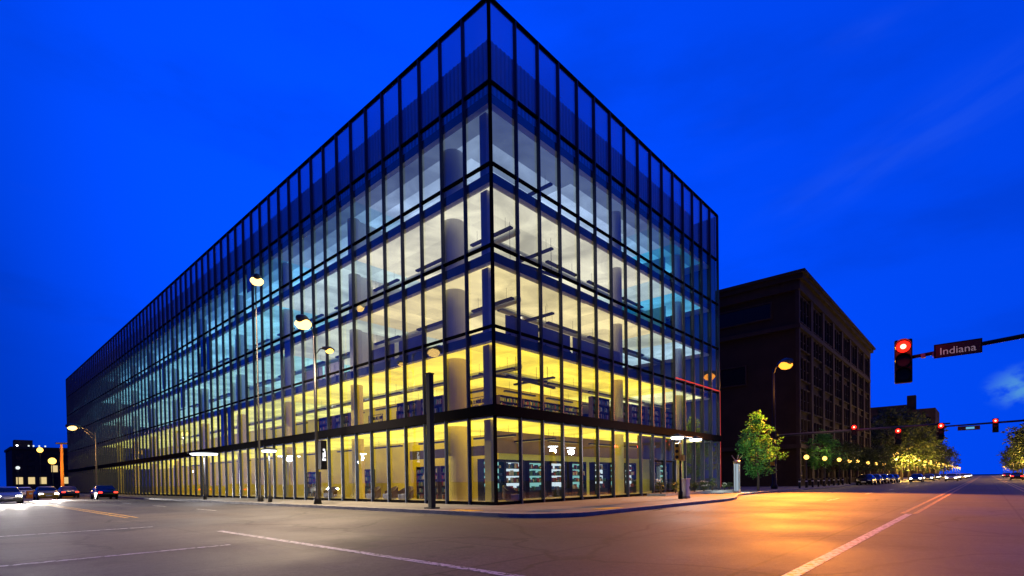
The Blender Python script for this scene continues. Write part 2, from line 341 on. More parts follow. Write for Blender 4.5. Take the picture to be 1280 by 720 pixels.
# two faint clouds: a long wisp high on the right and a small pale puff low on the right
def cloud(prev, axis, squash, lo, hi, col, amt, nscale):
    ax = axis.normalized(); mp = N.new('ShaderNodeVectorMath'); mp.operation = 'SUBTRACT'; mp.inputs[1].default_value = ax; L.new(nz.outputs[0], mp.inputs[0])
    sx = []
    for vec, k in squash:
        d = N.new('ShaderNodeVectorMath'); d.operation = 'DOT_PRODUCT'; d.inputs[1].default_value = vec * k; L.new(mp.outputs[0], d.inputs[0]); sx.append(d.outputs['Value'])
    cb = N.new('ShaderNodeCombineXYZ'); L.new(sx[0], cb.inputs[0]); L.new(sx[1], cb.inputs[1])
    n = N.new('ShaderNodeTexNoise'); n.inputs['Scale'].default_value = nscale; n.inputs['Detail'].default_value = 6; L.new(cb.outputs[0], n.inputs['Vector'])
    ln = N.new('ShaderNodeVectorMath'); ln.operation = 'LENGTH'; L.new(cb.outputs[0], ln.inputs[0])
    r = N.new('ShaderNodeMapRange'); r.interpolation_type = 'SMOOTHSTEP'; r.inputs['From Min'].default_value = 1; r.inputs['From Max'].default_value = .1; L.new(ln.outputs['Value'], r.inputs['Value'])
    r2 = N.new('ShaderNodeMapRange'); r2.interpolation_type = 'SMOOTHSTEP'; r2.inputs['From Min'].default_value = lo; r2.inputs['From Max'].default_value = hi; L.new(n.outputs['Fac'], r2.inputs['Value'])
    x = N.new('ShaderNodeMath'); x.operation = 'MULTIPLY'; L.new(r.outputs[0], x.inputs[0]); L.new(r2.outputs[0], x.inputs[1])
    x2 = N.new('ShaderNodeMath'); x2.operation = 'MULTIPLY'; x2.inputs[1].default_value = amt; L.new(x.outputs[0], x2.inputs[0])
    mm = N.new('ShaderNodeMixRGB'); mm.inputs[2].default_value = (*col, 1); L.new(x2.outputs[0], mm.inputs[0]); L.new(prev, mm.inputs[1]); return mm.outputs[0]
c1 = cloud(m3.outputs[0], Ff + Rr * .80 + Uu * .69, ((Rr * .93 + Uu * .36, 4.2), (Uu * .93 - Rr * .36, 17)), .25, .75, (.45, 1.5, 8.2), .18, 2.2)
c2 = cloud(c1, Ff + Rr * 1.0 + Uu * .2, ((Rr, 24), (Uu, 26)), .36, .6, (1.0, 3.6, 6.6), .8, 1.7)
L.new(c2, bg.inputs[0]); bg.inputs[1].default_value = .1
sd = bpy.data.lights.new('sun', 'SUN'); sd.energy = .03; sd.angle = R(10); sd.color = (1, .8, .6)
so = bpy.data.objects.new('sun', sd); COL.objects.link(so); so.rotation_euler = (R(86), 0, math.pi - SUN_AZ)

# ------------------------------------------------------- ground and streets
g = MB(); g.face([(-900, -900, -.03), (1500, -900, -.03), (1500, 1500, -.03), (-900, 1500, -.03)]); tag(g.build('ground', M['darkwall']), kind='structure')
g = MB(); g.face([(-70, -60, 0), (700, -60, 0), (700, 320, 0), (-70, 320, 0)]); tag(g.build('road', M['asphalt']), kind='structure')
edge = [(-4.3, 260), (-4.3, -4.3)] + [(-1.8 - 2.5 * math.cos(R(a)), -4.3 - 2.5 * math.sin(R(a))) for a in range(10, 91, 10)] + [(11, -6.8)] + \
       [(11 + 11 * t, -6.8 + 2.5 * (3 * t * t - 2 * t ** 3)) for t in (.15, .3, .45, .6, .75, .9, 1)] + [(640, -4.3)]
inner = []
for i, p in enumerate(edge):
    a = Vector(edge[max(i - 1, 0)]); b = Vector(edge[min(i + 1, len(edge) - 1)]); d = (b - a).normalized(); inner.append((p[0] - d.y * .18, p[1] + d.x * .18))
s = MB(); s.prism(inner + [(640, 260)], -.02, .14); tag(s.build('pavement', M['paving']), kind='structure')
k = MB()
for i in range(len(edge) - 1):
    k.face([(*edge[i], .145), (*edge[i + 1], .145), (*inner[i + 1], .145), (*inner[i], .145)])
    k.face([(*edge[i], -.01), (*edge[i + 1], -.01), (*edge[i + 1], .145), (*edge[i], .145)])
tag(k.build('kerb', M['kerb']), kind='structure')
s = MB(); s.box(118, 640, -60, -29, -.02, .14); tag(s.build('far_pavement', M['paving']), kind='structure')
lm = MB(); Z = .004
def strip(x0, x1, y0, y1, z=Z): lm.face([(x0, y0, z), (x1, y0, z), (x1, y1, z), (x0, y1, z)])
strip(-12.4, 3.9, -15.5, -15.32)
strip(-12.62, -12.45, -14.2, -1.2)
strip(-20.5, -13.6, -5.17, -5.02); strip(-20.5, -13.3, 2.38, 2.55)
for i in range(22): strip(-8.45, -8.33, 12 + i * 9, 15 + i * 9)
for i in range(30):
    strip(14 + i * 12, 17 + i * 12, -11.1, -10.98); strip(30 + i * 12, 33 + i * 12, -23.6, -23.48)
tag(lm.build('white_road_markings', M['white']), kind='structure')
lm = MB(); strip(4.1, 420, -15.28, -15.14); strip(4.1, 420, -15.62, -15.48); strip(24, 420, -19.35, -19.21); strip(24, 420, -19.69, -19.55)
strip(-12.44, -12.3, 9, 220); strip(-12.76, -12.62, 9, 220)
tag(lm.build('yellow_road_markings', M['yellow']), kind='structure')

# ---------------------------------------------------------- glass building
P = 1.75; NL, NR = 72, 16; LEV = [4.96, 8.71, 12.55, 16.40, 20.225, 24.05]
BX, BY = NR * P, NL * P
b = thing('glass_building', 'long five storey glass office building lit from inside at the street corner', 'building')
# floors: 0 ground .. 4 top storey, 5 roof screen storey
slabz = [4.96, 8.71, 12.55, 16.40, 20.225]
for i, z in enumerate(slabz):
    m = MB(); m.box(.45, BX - .1, .45, BY - .1, z - .5, z - .03, ms=(0, 1, 2)); m.build('floor_slab' if i < 4 else 'roof_slab', [M['ceil'], M['floor'] if i < 4 else M['gravel'], M['edge']], b)
m = MB(); m.box(.1, BX - .1, .1, BY - .1, .0, .16); m.build('ground_slab', M['floor'], b)
mull_l = MB().box(-.17, .04, -.035, .035, .15, 24.04); mull_r = MB().box(-.035, .035, -.17, .04, .15, 24.04)
ol = mull_l.build('mullion', M['frame'], b, (0, P, 0)); orr = mull_r.build('mullion', M['frame'], b, (P, 0, 0))
for i in range(2, NL + 1): c = ol.copy(); COL.objects.link(c); c.parent = b; c.location = (0, i * P, 0)
for i in range(2, NR + 1): c = orr.copy(); COL.objects.link(c); c.parent = b; c.location = (i * P, 0, 0)
MB().box(-.07, .06, -.07, .06, .15, 24.06).build('corner_post', M['band'], b)
for z in LEV[1:5]:
    MB().box(-.09, .05, .065, BY + .04, z - .06, z + .06).build('transom', M['band'], b)
    MB().box(.065, BX + .04, -.09, .05, z - .06, z + .06).build('transom', M['band'], b)
m = MB(); m.box(-.24, .07, -.24, BY + .06, 4.46, 4.955); m.box(.075, BX + .06, -.24, .07, 4.46, 4.955); m.build('spandrel_band', M['band'], b)
m = MB(); m.box(-.13, .06, -.13, BY + .05, 24.03, 24.15); m.box(.065, BX + .05, -.13, .06, 24.03, 24.15); m.build('coping', M['band'], b)
m = MB(); m.box(-.06, .07, .075, BY, .14, .3); m.box(.075, BX, -.06, .07, .14, .3); m.build('plinth', M['band'], b)
# panes: nearest hundred each a part, the rest one part
rows = [(.3, 4.46), (4.955, 8.65), (8.77, 12.49), (12.61, 16.34), (16.46, 20.165), (20.285, 24.03)]
cells = []
for side in 'lr':
    for i in range(NL if side == 'l' else NR):
        c = Vector((0, (i + .5) * P)) if side == 'l' else Vector(((i + .5) * P, 0))
        d = c - CAM.xy; cosv = abs(d.x if side == 'l' else d.y) / d.length
        for j, (z0, z1) in enumerate(rows): cells.append((-cosv / d.length_squared * (z1 - z0), side, i, j))
cells.sort(); proto = {}; rest = MB()
for q, (_, side, i, j) in enumerate(cells):
    z0, z1 = rows[j]; a0, a1 = .036, P - .036
    if i == 0: a0 = .065
    if q < 100:
        key = (side, j, i == 0)
        if key not in proto:
            mm = MB(); mm.box(-.012, .012, a0, a1, z0, z1) if side == 'l' else mm.box(a0, a1, -.012, .012, z0, z1)
            proto[key] = mm.build('window_pane', M['glass'] if j < 5 else M['frit'], b)
            o = proto[key]
        else:
            o = proto[key].copy(); COL.objects.link(o); o.parent = b
        o.location = (0, i * P, 0) if side == 'l' else (i * P, 0, 0)
        o.rotation_euler.z = R(rnd.uniform(-.12, .12))
    else:
        mi = int(j == 5); rest.box(-.012, .012, i * P + a0, i * P + a1, z0, z1, mi) if side == 'l' else rest.box(i * P + a0, i * P + a1, -.012, .012, z0, z1, mi)
tag(rest.build('window_panes', [M['glass'], M['frit']], b), kind='stuff')
# roof screen behind the glass parapet, ribbed
m = MB(); T = 23.98
m.box(1.5, 1.62, 1.5, BY - 1.5, 20.2, T); m.box(1.625, BX - 1.5, 1.5, 1.62, 20.2, T); m.box(BX - 1.62, BX - 1.5, 1.625, BY - 1.5, 20.2, T)
for i in range(190): m.box(1.44, 1.5, 1.55 + i * .32, 1.63 + i * .32, 20.2, T - .02)
for i in range(76): m.box(1.68 + i * .32, 1.76 + i * .32, 1.44, 1.5, 20.2, T - .02)
m.build('roof_screen', M['screen'], b)
# back walls
m = MB(); m.box(BX - .08, BX, .1, BY, .15, 24.0); m.box(.1, BX - .1, BY - .08, BY, .15, 24.0); m.build('rear_wall', M['edge'], b)
# cores
for i in range(5):
    z0 = .16 if i == 0 else slabz[i - 1] - .03; z1 = slabz[i] - .5
    m = MB(); m.box(9, 20, 9, 118, z0, z1); m.build('core_wall', M['ochre'] if i < 2 else M['plaster'], b)
    if i > 1:
        m = MB(); m.box(2.2, 9, 15.2, 15.35, z0, z1); m.build('partition_wall', M['plaster'], b)
        m = MB(); m.box(2.6, 9, 41, 41.15, z0, z1); m.build('partition_wall', M['plaster'], b)
    if i in (3, 4):
        m = MB(); m.box(20.6, 27.8, 5.2, 5.3, z0, z1); m.box(20.5, 20.6, 1.2, 5.3, z0, z1 - 1.1); m.build('partition_wall', M['teal'], b)
# added glowing panels under the ceilings for even light, colour by storey and zone
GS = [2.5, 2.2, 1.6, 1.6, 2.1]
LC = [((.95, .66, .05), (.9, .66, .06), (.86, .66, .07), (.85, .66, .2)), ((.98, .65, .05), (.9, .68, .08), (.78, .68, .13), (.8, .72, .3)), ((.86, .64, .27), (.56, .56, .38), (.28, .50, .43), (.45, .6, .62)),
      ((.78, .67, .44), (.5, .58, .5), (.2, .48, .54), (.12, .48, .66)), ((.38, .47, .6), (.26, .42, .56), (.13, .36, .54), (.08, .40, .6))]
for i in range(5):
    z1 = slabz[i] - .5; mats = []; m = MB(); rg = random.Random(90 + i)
    VS = (.84, .93, 1.0, 1.07) if i < 4 else (.16, .42, .8, 1.0)      # top storey: falloff towards the glass put into panel strength
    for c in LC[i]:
        for v in VS: mats.append(fabric('mottled ceiling glow', c, GS[i] * v * (1.35 if c == LC[i][2] and i > 1 else 1)))
    d0 = .75; ST = ((d0, 2.7), (2.72, 5.7), (5.72, 8.8)) if i < 4 else ((d0, 1.7), (1.72, 2.8), (2.82, 4.2), (4.22, 8.8))
    def panel(x0, x1, y0, y1, zone, k_):
        m.box(x0, x1, y0, y1, z1 - .05, z1 - .004, zone * 4 + (rg.choice((0, 1, 1, 2, 2, 3)) if i < 4 else k_))
    for q in range(54):
        y = d0 + .05 + q * P
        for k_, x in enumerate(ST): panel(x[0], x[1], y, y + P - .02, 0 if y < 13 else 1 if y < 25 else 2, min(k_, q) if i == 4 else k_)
    for q in range(11):
        x = 8.82 + q * P
        if x + P > BX - .3: break
        for k_, y in enumerate(ST): panel(x, x + P - .02, y[0], y[1], 3 if x > 20.5 else 1 if x > 17 else 0, k_)
    m.build('ceiling_glow', mats, b)
for i in range(1, 4):
    z1 = slabz[i] - .85; m = MB()
    m.tube([(4.6, 2.4, z1), (4.6, 60, z1)], .2, 10); m.tube([(4.9, 4.3, z1 - .02), (26, 4.3, z1 - .02)], .2, 10)
    for q in range(12): m.tube([(4.6, 4 + q * 4.5, z1 + .15), (4.6, 4 + q * 4.5, z1 + .33)], .02, 5)
    m.build('duct', M['chrome'], b)
# columns
def column(x, y, r):
    m = MB(); m.lathe([(r, .15), (r, 4.4)], (x, y, 0), 28); m.lathe([(r, slabz[0] - .02), (r, slabz[1] - .45)], (x, y, 0), 28)
    m.build('column', M['ytint'], b, smooth=False); m = MB()
    for i in range(1, 4): m.lathe([(r, slabz[i] - .02), (r, slabz[i + 1] - .45)], (x, y, 0), 28)
    m.build('column', M['conc'], b, smooth=False)
column(1.9, 4.85, .62)
for i in range(1, 9): column(1.9, 4.85 + i * 10.5, .42)
for x in (13.9, 23.5): column(x, 1.6, .38)
m = MB(); m.box(.75, 1.2, 1.05, 1.5, .15, 4.44); m.box(.75, 1.2, 1.05, 1.5, slabz[0] - .03, slabz[1] - .49); m.build('corner_pier', M['ytint'], b)
m = MB()
for i in range(1, 4): m.box(.75, 1.2, 1.05, 1.5, slabz[i] - .03, slabz[i + 1] - .49)
m.build('corner_pier', M['conc'], b)
# ground floor bulkheads, shop back walls
m = MB(); m.box(5, 27.5, 5.0, 5.3, 3.05, 4.42); m.box(15.6, 22.6, .9, 1.05, 2.75, 4.42); m.build('bulkhead', M['bronze'], b)
m = MB(); m.box(5.5, 5.7, 14, 24, .16, 2.9); m.box(5.5, 5.7, 30, 44, .16, 2.6); m.build('shop_wall', M['ochre'], b); m = MB(); m.box(4.6, 4.75, 5, 13, 2.9, 3.5); m.build('shop_sign_band', M['darkwood'], b)
m = MB(); m.box(6.6, 6.75, 7, 62, .16, 4.4); m.build('shop_wall', M['ochre'], b)
m = MB(); m.box(6.9, 27.6, 6.4, 6.5, .16, 4.4); m.build('shop_wall', M['ochre'], b)
for i, j, mm, drop in [(22, 3, 'blindbrown', 3.2), (23, 3, 'blindbrown', 2.6), (19, 1, 'blindbrown', 3.5), (20, 1, 'blindbrown', 3.5), (27, 2, 'blindpale', 2.2), (31, 3, 'blindpale', 3.0), (35, 2, 'blindpale', 2.6), (12, 2, 'blindpale', 1.1), (16, 4, 'blindpale', 2.0), (39, 1, 'blindbrown', 3.0), (44, 2, 'blindbrown', 3.0)]:
    z0, z1 = rows[j]; MB().box(.12, .135, i * P + .08, (i + 1) * P - .08, z1 - .35 - drop, z1 - .35).build('roller_blind', M[mm], b)
# entrance doors on the right facade
for i in (9, 10):
    x = i * P
    d = MB(); d.box(x + .1, x + P - .1, -.05, -.02, .32, .42); d.box(x + .1, x + P - .1, -.05, -.02, 2.5, 2.6); d.box(x + .1, x + .18, -.05, -.02, .42, 2.5); d.box(x + P - .18, x + P - .1, -.05, -.02, .42, 2.5)
    d = d.build('door', M['band'], b); MB().tube([(x + .3, -.1, .9), (x + .3, -.1, 1.7)], .015).build('handle', M['chrome'], d)
# added glowing red strip in place of red light caught on transom and edge
m = MB(); m.tube([(19.3, -.13, 8.86), (BX + .02, -.13, 8.86)], .035, 6); m.tube([(BX + .12, -.13, 8.86), (BX + .12, -.13, .5)], .03, 6); m.build('red_glow_strip', M['redstrip'], b)

# pendant lamps under each ceiling
STOREY = ['ground floor', 'second storey', 'third storey', 'fourth storey', 'top storey']
warm = [(1, .66, .12), (1, .66, .14), (1, .76, .42), (1, .84, .56), (.8, .9, 1)]
cyan = [(1, .72, .2), (.95, .78, .2), (.5, .92, .86), (.45, .9, .92), (.4, .82, 1)]
blue = [(1, .8, .4), (1, .8, .3), (.4, .82, 1), (.22, .75, 1), (.2, .7, 1)]
STR = [8, 9, 8, 8, 8]
pm = {}
def pend_mat(c, s):
    if (c, s) not in pm: pm[(c, s)] = emis('pendant glow', c, s)
    return pm[(c, s)]
pmesh = {}
def pendant(x, y, i, rz, c, s, label, length=3.2, down=.25):
    z = slabz[i] - .5 - (.8 if i else .7)
    key = (c, s, length, down)
    if key not in pmesh:
        t = thing('pendant_lamp', 'x', 'pendant lamp')
        bd = MB(); hl = length / 2
        bd.box(-hl, hl, -.12, .12, 0, .04); bd.box(-hl, hl, -.12, -.1, .041, .11); bd.box(-hl, hl, .1, .12, .041, .11); bd.box(-hl, -hl + .02, -.099, .099, .041, .11); bd.box(hl - .02, hl, -.099, .099, .041, .11)
        bd.build('body', M['black'], t)
        MB().box(-hl + .03, hl - .03, -.097, .097, .05, .07).build('diffuser', pend_mat(c, s), t)
        if down: MB().box(-length / 2 + .03, length / 2 - .03, -.08, .08, -.01, -.003).build('downlight', pend_mat(c, s * down), t)
        h = MB()
        for sx in (-1, 1): h.tube([(sx * length * .35, 0, .071), (sx * length * .35, 0, .8 if i else .7)], .008, 5)
        h.build('hanger', M['black'], t)
        pmesh[key] = t
    else: t = copy_tree(pmesh[key])
    t.location = (x, y, z); t.rotation_euler = (0, 0, rz); t['label'] = label; t['group'] = 'linear pendant lamps inside the glass building'
for i in range(5):
    for r_, X in enumerate((3.4, 7.0)):
        if i == 4 and r_ == 0: continue
        n = 12 if r_ == 0 else 8
        for q in range(n):
            y = 3.4 + q * 5.25
            c = warm[i] if y < 14.5 else cyan[i]
            s = STR[i] * (1 if q < 8 else .75)
            pendant(X, y, i, math.pi / 2, c, s, f'{ORD[q]} linear pendant from the glass corner, {STOREY[i]}, {"window" if r_ == 0 else "inner"} row, long facade', down=.08 if i == 0 else .0 if i > 1 else .03)
    for r_, Y in enumerate((3.2, 7.0)):
        if i == 4 and r_ == 0: continue
        for q in range(4 if r_ == 0 else 3):
            x = 9.8 + q * 4.6
            c = blue[i] if x > 19.5 else warm[i]
            pendant(x, Y, i, 0, c, STR[i], f'{ORD[q]} linear pendant from the glass corner, {STOREY[i]}, {"window" if r_ == 0 else "inner"} row, short facade', down=.08 if i == 0 else .0 if i > 1 else .03)
# low suspended track bars seen as dark lines near the corner
for i, (x, y, z) in enumerate([(5.5, 2.2, 13.6), (5.8, 2.4, 10.3), (5.2, 2.0, 6.9), (5.0, 3.2, 7.3)]):
    m = MB(); m.box(-2.4, 2.4, -.09, .09, 0, .12)
    for sx in (-1.6, 1.6): m.tube([(sx, 0, .12), (sx, 0, slabz[[3, 2, 1, 1][i]] - .52 - z)], .012, 5)
    o = m.build('track_bar', M['black']); o.location = (x, y, z); o.rotation_euler = (0, 0, R([-8, 10, 6, -14][i]))
    tag(o, ['black track bar hanging in the fourth storey just right of the corner', 'black track bar hanging in the third storey just right of the corner', 'lower front black track bar in the second storey near the corner', 'upper rear black track bar in the second storey near the corner'][i], 'track bar', 'black track bars near the glass corner')

# furniture inside the glass
BK = [mat('book spines red', (.3, .05, .03), .7), mat('book spines blue', (.05, .1, .25), .7), mat('book spines cream', (.6, .52, .38), .7), mat('book spines dark', (.04, .04, .05), .7), mat('book spines green', (.06, .18, .12), .7)]
def bookcase(loc, rz, wdt, h, label, group='bookcases inside the glass building'):
    t = thing('bookcase', label, 'bookcase', loc, rz, group); n = max(3, int(h / .42)); f = MB()
    f.box(-wdt / 2, -wdt / 2 + .04, 0, .34, 0, h); f.box(wdt / 2 - .04, wdt / 2, 0, .34, 0, h); f.box(-wdt / 2 + .041, wdt / 2 - .041, .31, .335, 0, h - .002)
    for q in range(n + 1): f.box(-wdt / 2 + .041, wdt / 2 - .041, .01, .309, q * (h - .03) / n, q * (h - .03) / n + .03)
    f.build('frame', M['darkwood'], t)
    for q in range(n):
        bm_ = MB(); x = -wdt / 2 + .06; zz = q * (h - .03) / n + .031
        while x < wdt / 2 - .12:
            ww = rnd.uniform(.03, .09); hh = rnd.uniform(.2, .33)
            if rnd.random() < .88: bm_.box(x, x + ww - .003, .05, .28, zz, zz + hh, rnd.randrange(5))
            x += ww
        bm_.build('book_row', BK, t)
for i, y in enumerate((10.4, 13, 17, 19.6, 24, 28, 33)):
    bookcase((8.95, y, 4.94), -math.pi / 2, 2.3, 2.6, f'{ORD[i]} tall bookcase from the corner along the inner wall, second storey, long facade', 'tall bookcases on the inner walls')
for i, x in enumerate((10.5, 13.1, 15.7, 18.3)):
    bookcase((x, 8.6, 4.94), 0, 2.3, 2.6, f'{ORD[i]} tall bookcase from the corner along the inner wall, second storey, short facade', 'tall bookcases on the inner walls')
for i, (x, y) in enumerate([(12.3, 1.9), (15.2, 2.0), (17.6, 2.0), (20.0, 2.0), (22.4, 2.0)]):
    bookcase((x, y, 4.94), 0, 2.1, 1.9, f'{ORD[i]} bookcase from the corner behind the short facade, second storey')
for i, y in enumerate((7.5, 10, 18, 20.5)):
    bookcase((2.2, y, 4.94), -math.pi / 2, 2.1, 1.5, f'{ORD[i]} bookcase from the corner behind the long facade, second storey')
for i, y in enumerate((8.0, 10.6, 18.5, 27)):
    bookcase((4.2, y, .16), -math.pi / 2, 2.3, 2.2, f'{ORD[i]} bookcase from the corner behind the long facade, ground floor')
def office_screen(loc, rz, ln, label):
    t = thing('desk_screen', label, 'desk screen', loc, rz, 'low desk screens in the third storey')
    MB().box(-ln / 2, ln / 2, -.03, .03, .35, 1.35).build('panel', M['greyfab'], t, bevel=.01)
    for sx in (-ln / 2 + .15, ln / 2 - .15): MB().box(sx - .03, sx + .03, -.2, .2, 0, .34).build('foot', M['black'], t)
for i, x in enumerate((3.6, 6.6, 9.6, 12.4)): office_screen((x, 1.3, 8.68), 0, 2.7, f'{ORD[i]} grey desk screen from the corner behind the short facade')
for i, y in enumerate((8.2, 11.4, 17.5, 20.6)): office_screen((1.4, y, 8.68), math.pi / 2, 2.7, f'{ORD[i]} grey desk screen from the corner behind the long facade')
def display(loc, rz, label, mm):
    t = thing('display_case', label, 'display case', loc, rz, 'lit display cases in the corner shop')
    f = MB(); f.box(-.9, .9, 0, .5, 0, .5); f.box(-.9, .9, 0, .5, 2.3, 2.45); f.box(-.9, -.85, 0, .5, .5, 2.3); f.box(.85, .9, 0, .5, .5, 2.3); f.build('frame', M['black'], t)
    pnl = MB(); pnl.box(-.84, .84, .44, .48, .51, 2.29); pnl.build('lit_panel', mm, t)
    gd = MB()
    for z in (1.0, 1.45, 1.9): gd.box(-.84, .84, .08, .43, z, z + .03, 3)
    for z in (.51, 1.03, 1.48, 1.93):
        x = -.78
        while x < .72:
            ww = rnd.uniform(.06, .2)
            if rnd.random() < .7: gd.box(x, x + ww - .02, .12, .36, z, z + rnd.uniform(.1, .34), rnd.randrange(5))
            x += ww
    gd.build('goods', BK, t)
for i, (x, y) in enumerate([(4.2, 4.2), (6.3, 4.4), (8.5, 4.4), (10.8, 4.4), (13.2, 4.4), (15.8, 4.2), (18.0, 4.2), (20.2, 4.2), (24.6, 3.4)]):
    display((x, y, .16), 0, f'{ORD[i]} glowing {"teal" if i % 2 == 0 else "white"} display case from the corner, ground floor shop', M['cool'] if i % 2 == 0 else M['coolw'])
def armchair(loc, rz, label):
    t = thing('armchair', label, 'armchair', loc, rz, 'dark armchairs behind the ground floor glass')
    MB().lathe([(.36, .12), (.42, .2), (.42, .42), (.38, .46)], n=18).build('seat', M['greyfab'], t)
    m = MB(); pts = []
    for a in range(-10, 191, 20): pts.append((.44 * math.cos(R(a)), .44 * math.sin(R(a)), 0))
    for i in range(len(pts) - 1):
        (x0, y0, _), (x1, y1, _) = pts[i], pts[i + 1]; s0 = 1.2
        h0 = .62 + .3 * math.sin(R(max(0, min(180, -10 + i * 20)))); h1 = .62 + .3 * math.sin(R(max(0, min(180, 10 + i * 20))))
        A, B, C_, D = (x0, y0, .2), (x1, y1, .2), (x1 * 1.05, y1 * 1.05, h1), (x0 * 1.05, y0 * 1.05, h0)
        E, F_, G, H = (x0 * s0, y0 * s0, .2), (x1 * s0, y1 * s0, .2), (x1 * s0, y1 * s0, h1), (x0 * s0, y0 * s0, h0)
        for q in ((B, A, D, C_), (E, F_, G, H), (D, H, G, C_), (A, B, F_, E)): m.face(q)
    m.build('backrest', M['bronze'], t)
    for a in (45, 135, 225, 315): MB().tube([(.3 * math.cos(R(a)), .3 * math.sin(R(a)), 0), (.25 * math.cos(R(a)), .25 * math.sin(R(a)), .14)], .02, 6).build('leg', M['black'], t)
for i, (x, y, a) in enumerate([(2.0, .75, 20), (.95, 8.6, -80), (.95, 10.2, -100), (.95, 12.1, -95), (1.0, 17.8, -80)]):
    armchair((x, y, .16), R(a), ['round dark armchair just right of the glass corner', 'round dark armchair behind the long facade, nearest the corner', 'second round dark armchair from the corner behind the long facade', 'third round dark armchair from the corner behind the long facade', 'round dark armchair past the lamp pole behind the long facade'][i])

# ----------------------------------------------------- old brick building
H, x0, y0, x1, y1 = 25.2, 50, -1.2, 100, 42
t = thing('brick_building', 'unlit old brown brick block with heavy cornice beyond the glass building', 'building')
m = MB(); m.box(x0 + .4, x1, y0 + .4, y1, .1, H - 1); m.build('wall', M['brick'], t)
m = MB(); m.box(x0 - .5, x1 + .5, y0 - .5, y1, H - .9, H - .35); m.box(x0 - .8, x1 + .8, y0 - .8, y1 + .3, H - .345, H); m.box(x0 - .1, x1 + .1, y0 - .1, y1 - .2, H - 2.0, H - .905); m.build('cornice', M['stone'], t)
ZB = [(1.0, 4.2), (5.6, 8.2), (9.2, 11.8), (12.9, 15.5), (16.5, 18.6), (19.7, 22.7)]
nb = 8; bw = (x1 - x0) / nb
for i in range(nb + 1):
    x = x0 + i * bw; MB().box(x - .55 if i else x - .01, x + .55, y0, y0 + .398, .1, H - 2.01).build('pier', M['stone'], t)
for z in (4.9, 19.0):
    MB().box(x0 - .12, x1, y0 - .12, y0 + .397, z - .25, z + .25).build('string_course', M['stone'], t)
    MB().box(x0 - .12, x0 + .397, y0 + .4, y1 - .3, z - .25, z + .25).build('string_course', M['stone'], t)
for i in range(nb):
    for j, (z0, z1) in enumerate(ZB):
        xa = x0 + i * bw + .75; xb = x0 + (i + 1) * bw - .75; nw = 3 if j else 2; ww = (xb - xa) / nw
        f = MB(); gl = MB()
        for q in range(nw):
            a, c = xa + q * ww + .12, xa + (q + 1) * ww - .12
            gl.box(a, c, y0 + .33, y0 + .37, z0, z1)
            f.box(a - .1, a, y0 + .12, y0 + .392, z0 - .1, z1 + .1); f.box(c, c + .1, y0 + .12, y0 + .392, z0 - .1, z1 + .1)
            f.box(a + .002, c - .002, y0 + .14, y0 + .392, z1, z1 + .1); f.box(a + .002, c - .002, y0 + .05, y0 + .392, z0 - .12, z0); f.box(a + .002, c - .002, y0 + .27, y0 + .325, (z0 + z1) / 2 - .04, (z0 + z1) / 2 + .04)
        fo = f.build('window', M['stone'], t); gl.build('glazing', M['oldglass'], fo)
for (ya, yb, z0, z1) in [(2, 12, 20.6, 22.4), (15, 19.5, 20.0, 22.2), (5, 8, 13, 15.2), (11, 14, 13, 15.2), (17, 20, 13, 15.2), (24, 28, 20.0, 22.2)]:
    f = MB(); f.box(x0 + .2, x0 + .392, ya - .15, ya, z0 - .15, z1 + .15); f.box(x0 + .2, x0 + .392, yb, yb + .15, z0 - .15, z1 + .15); f.box(x0 + .2, x0 + .392, ya + .001, yb - .001, z1, z1 + .15); f.box(x0 + .15, x0 + .392, ya + .001, yb - .001, z0 - .15, z0)
    fo = f.build('window', M['stone'], t); MB().box(x0 + .34, x0 + .38, ya, yb, z0, z1).build('glazing', M['oldglass'], fo)

# distant dark block with a chimney down the right street
t = thing('distant_block', 'far black block with a chimney above the trees down the street', 'building')
m = MB(); m.box(260, 285, -1.8, 30, .1, 29); m.box(262, 283, 8, 30, 29.001, 31.5); m.build('wall', M['darkwall'], t)
MB().box(264, 267.5, 5.0, 8.0, 29.001, 35.5).build('chimney', M['darkwall'], t)
m = MB()
for q in range(6):
    for zz in (8, 13, 18, 23): m.box(259.96, 259.99, q * 5 - .3, q * 5 + 2.2, zz, zz + 2.4)
m.build('window', M['oldglass'], t)
# low building at the far left end of the left street
t = thing('low_brick_building', 'low dark brick building with small roof lights at the far left', 'building')
m = MB(); m.box(-4.0, 14, 200, 224, .1, 13.2); m.build('wall', M['brick'], t)
MB().box(-4.3, 14.2, 199.7, 224.2, 13.2, 13.9).build('parapet', M['stone'], t)
MB().box(-3.2, 1.0, 203, 208, 13.9, 16.2).build('penthouse', M['darkwall'], t)
for q in range(6):
    for zz in (2.5, 6.2, 9.6):
        f = MB(); xa = -3.2 + q * 2.7; f.box(xa, xa + 1.5, 199.9, 199.99, zz, zz + 2.1)
        f.build('window', M['litwin'] if (q, zz) in ((1, 2.5), (4, 2.5), (0, 2.5), (2, 2.5), (3, 6.2)) else M['oldglass'], t)
for q, xx in enumerate((-2.8, -.2, .9, 2.2, 3.6)): MB().lathe([(.05, -.15), (.22, 0), (.22, .2), (.05, .35)], (xx, 199.8, 14.15), 8).build('roof_light', M['coolw'] if q else M['led'], t)

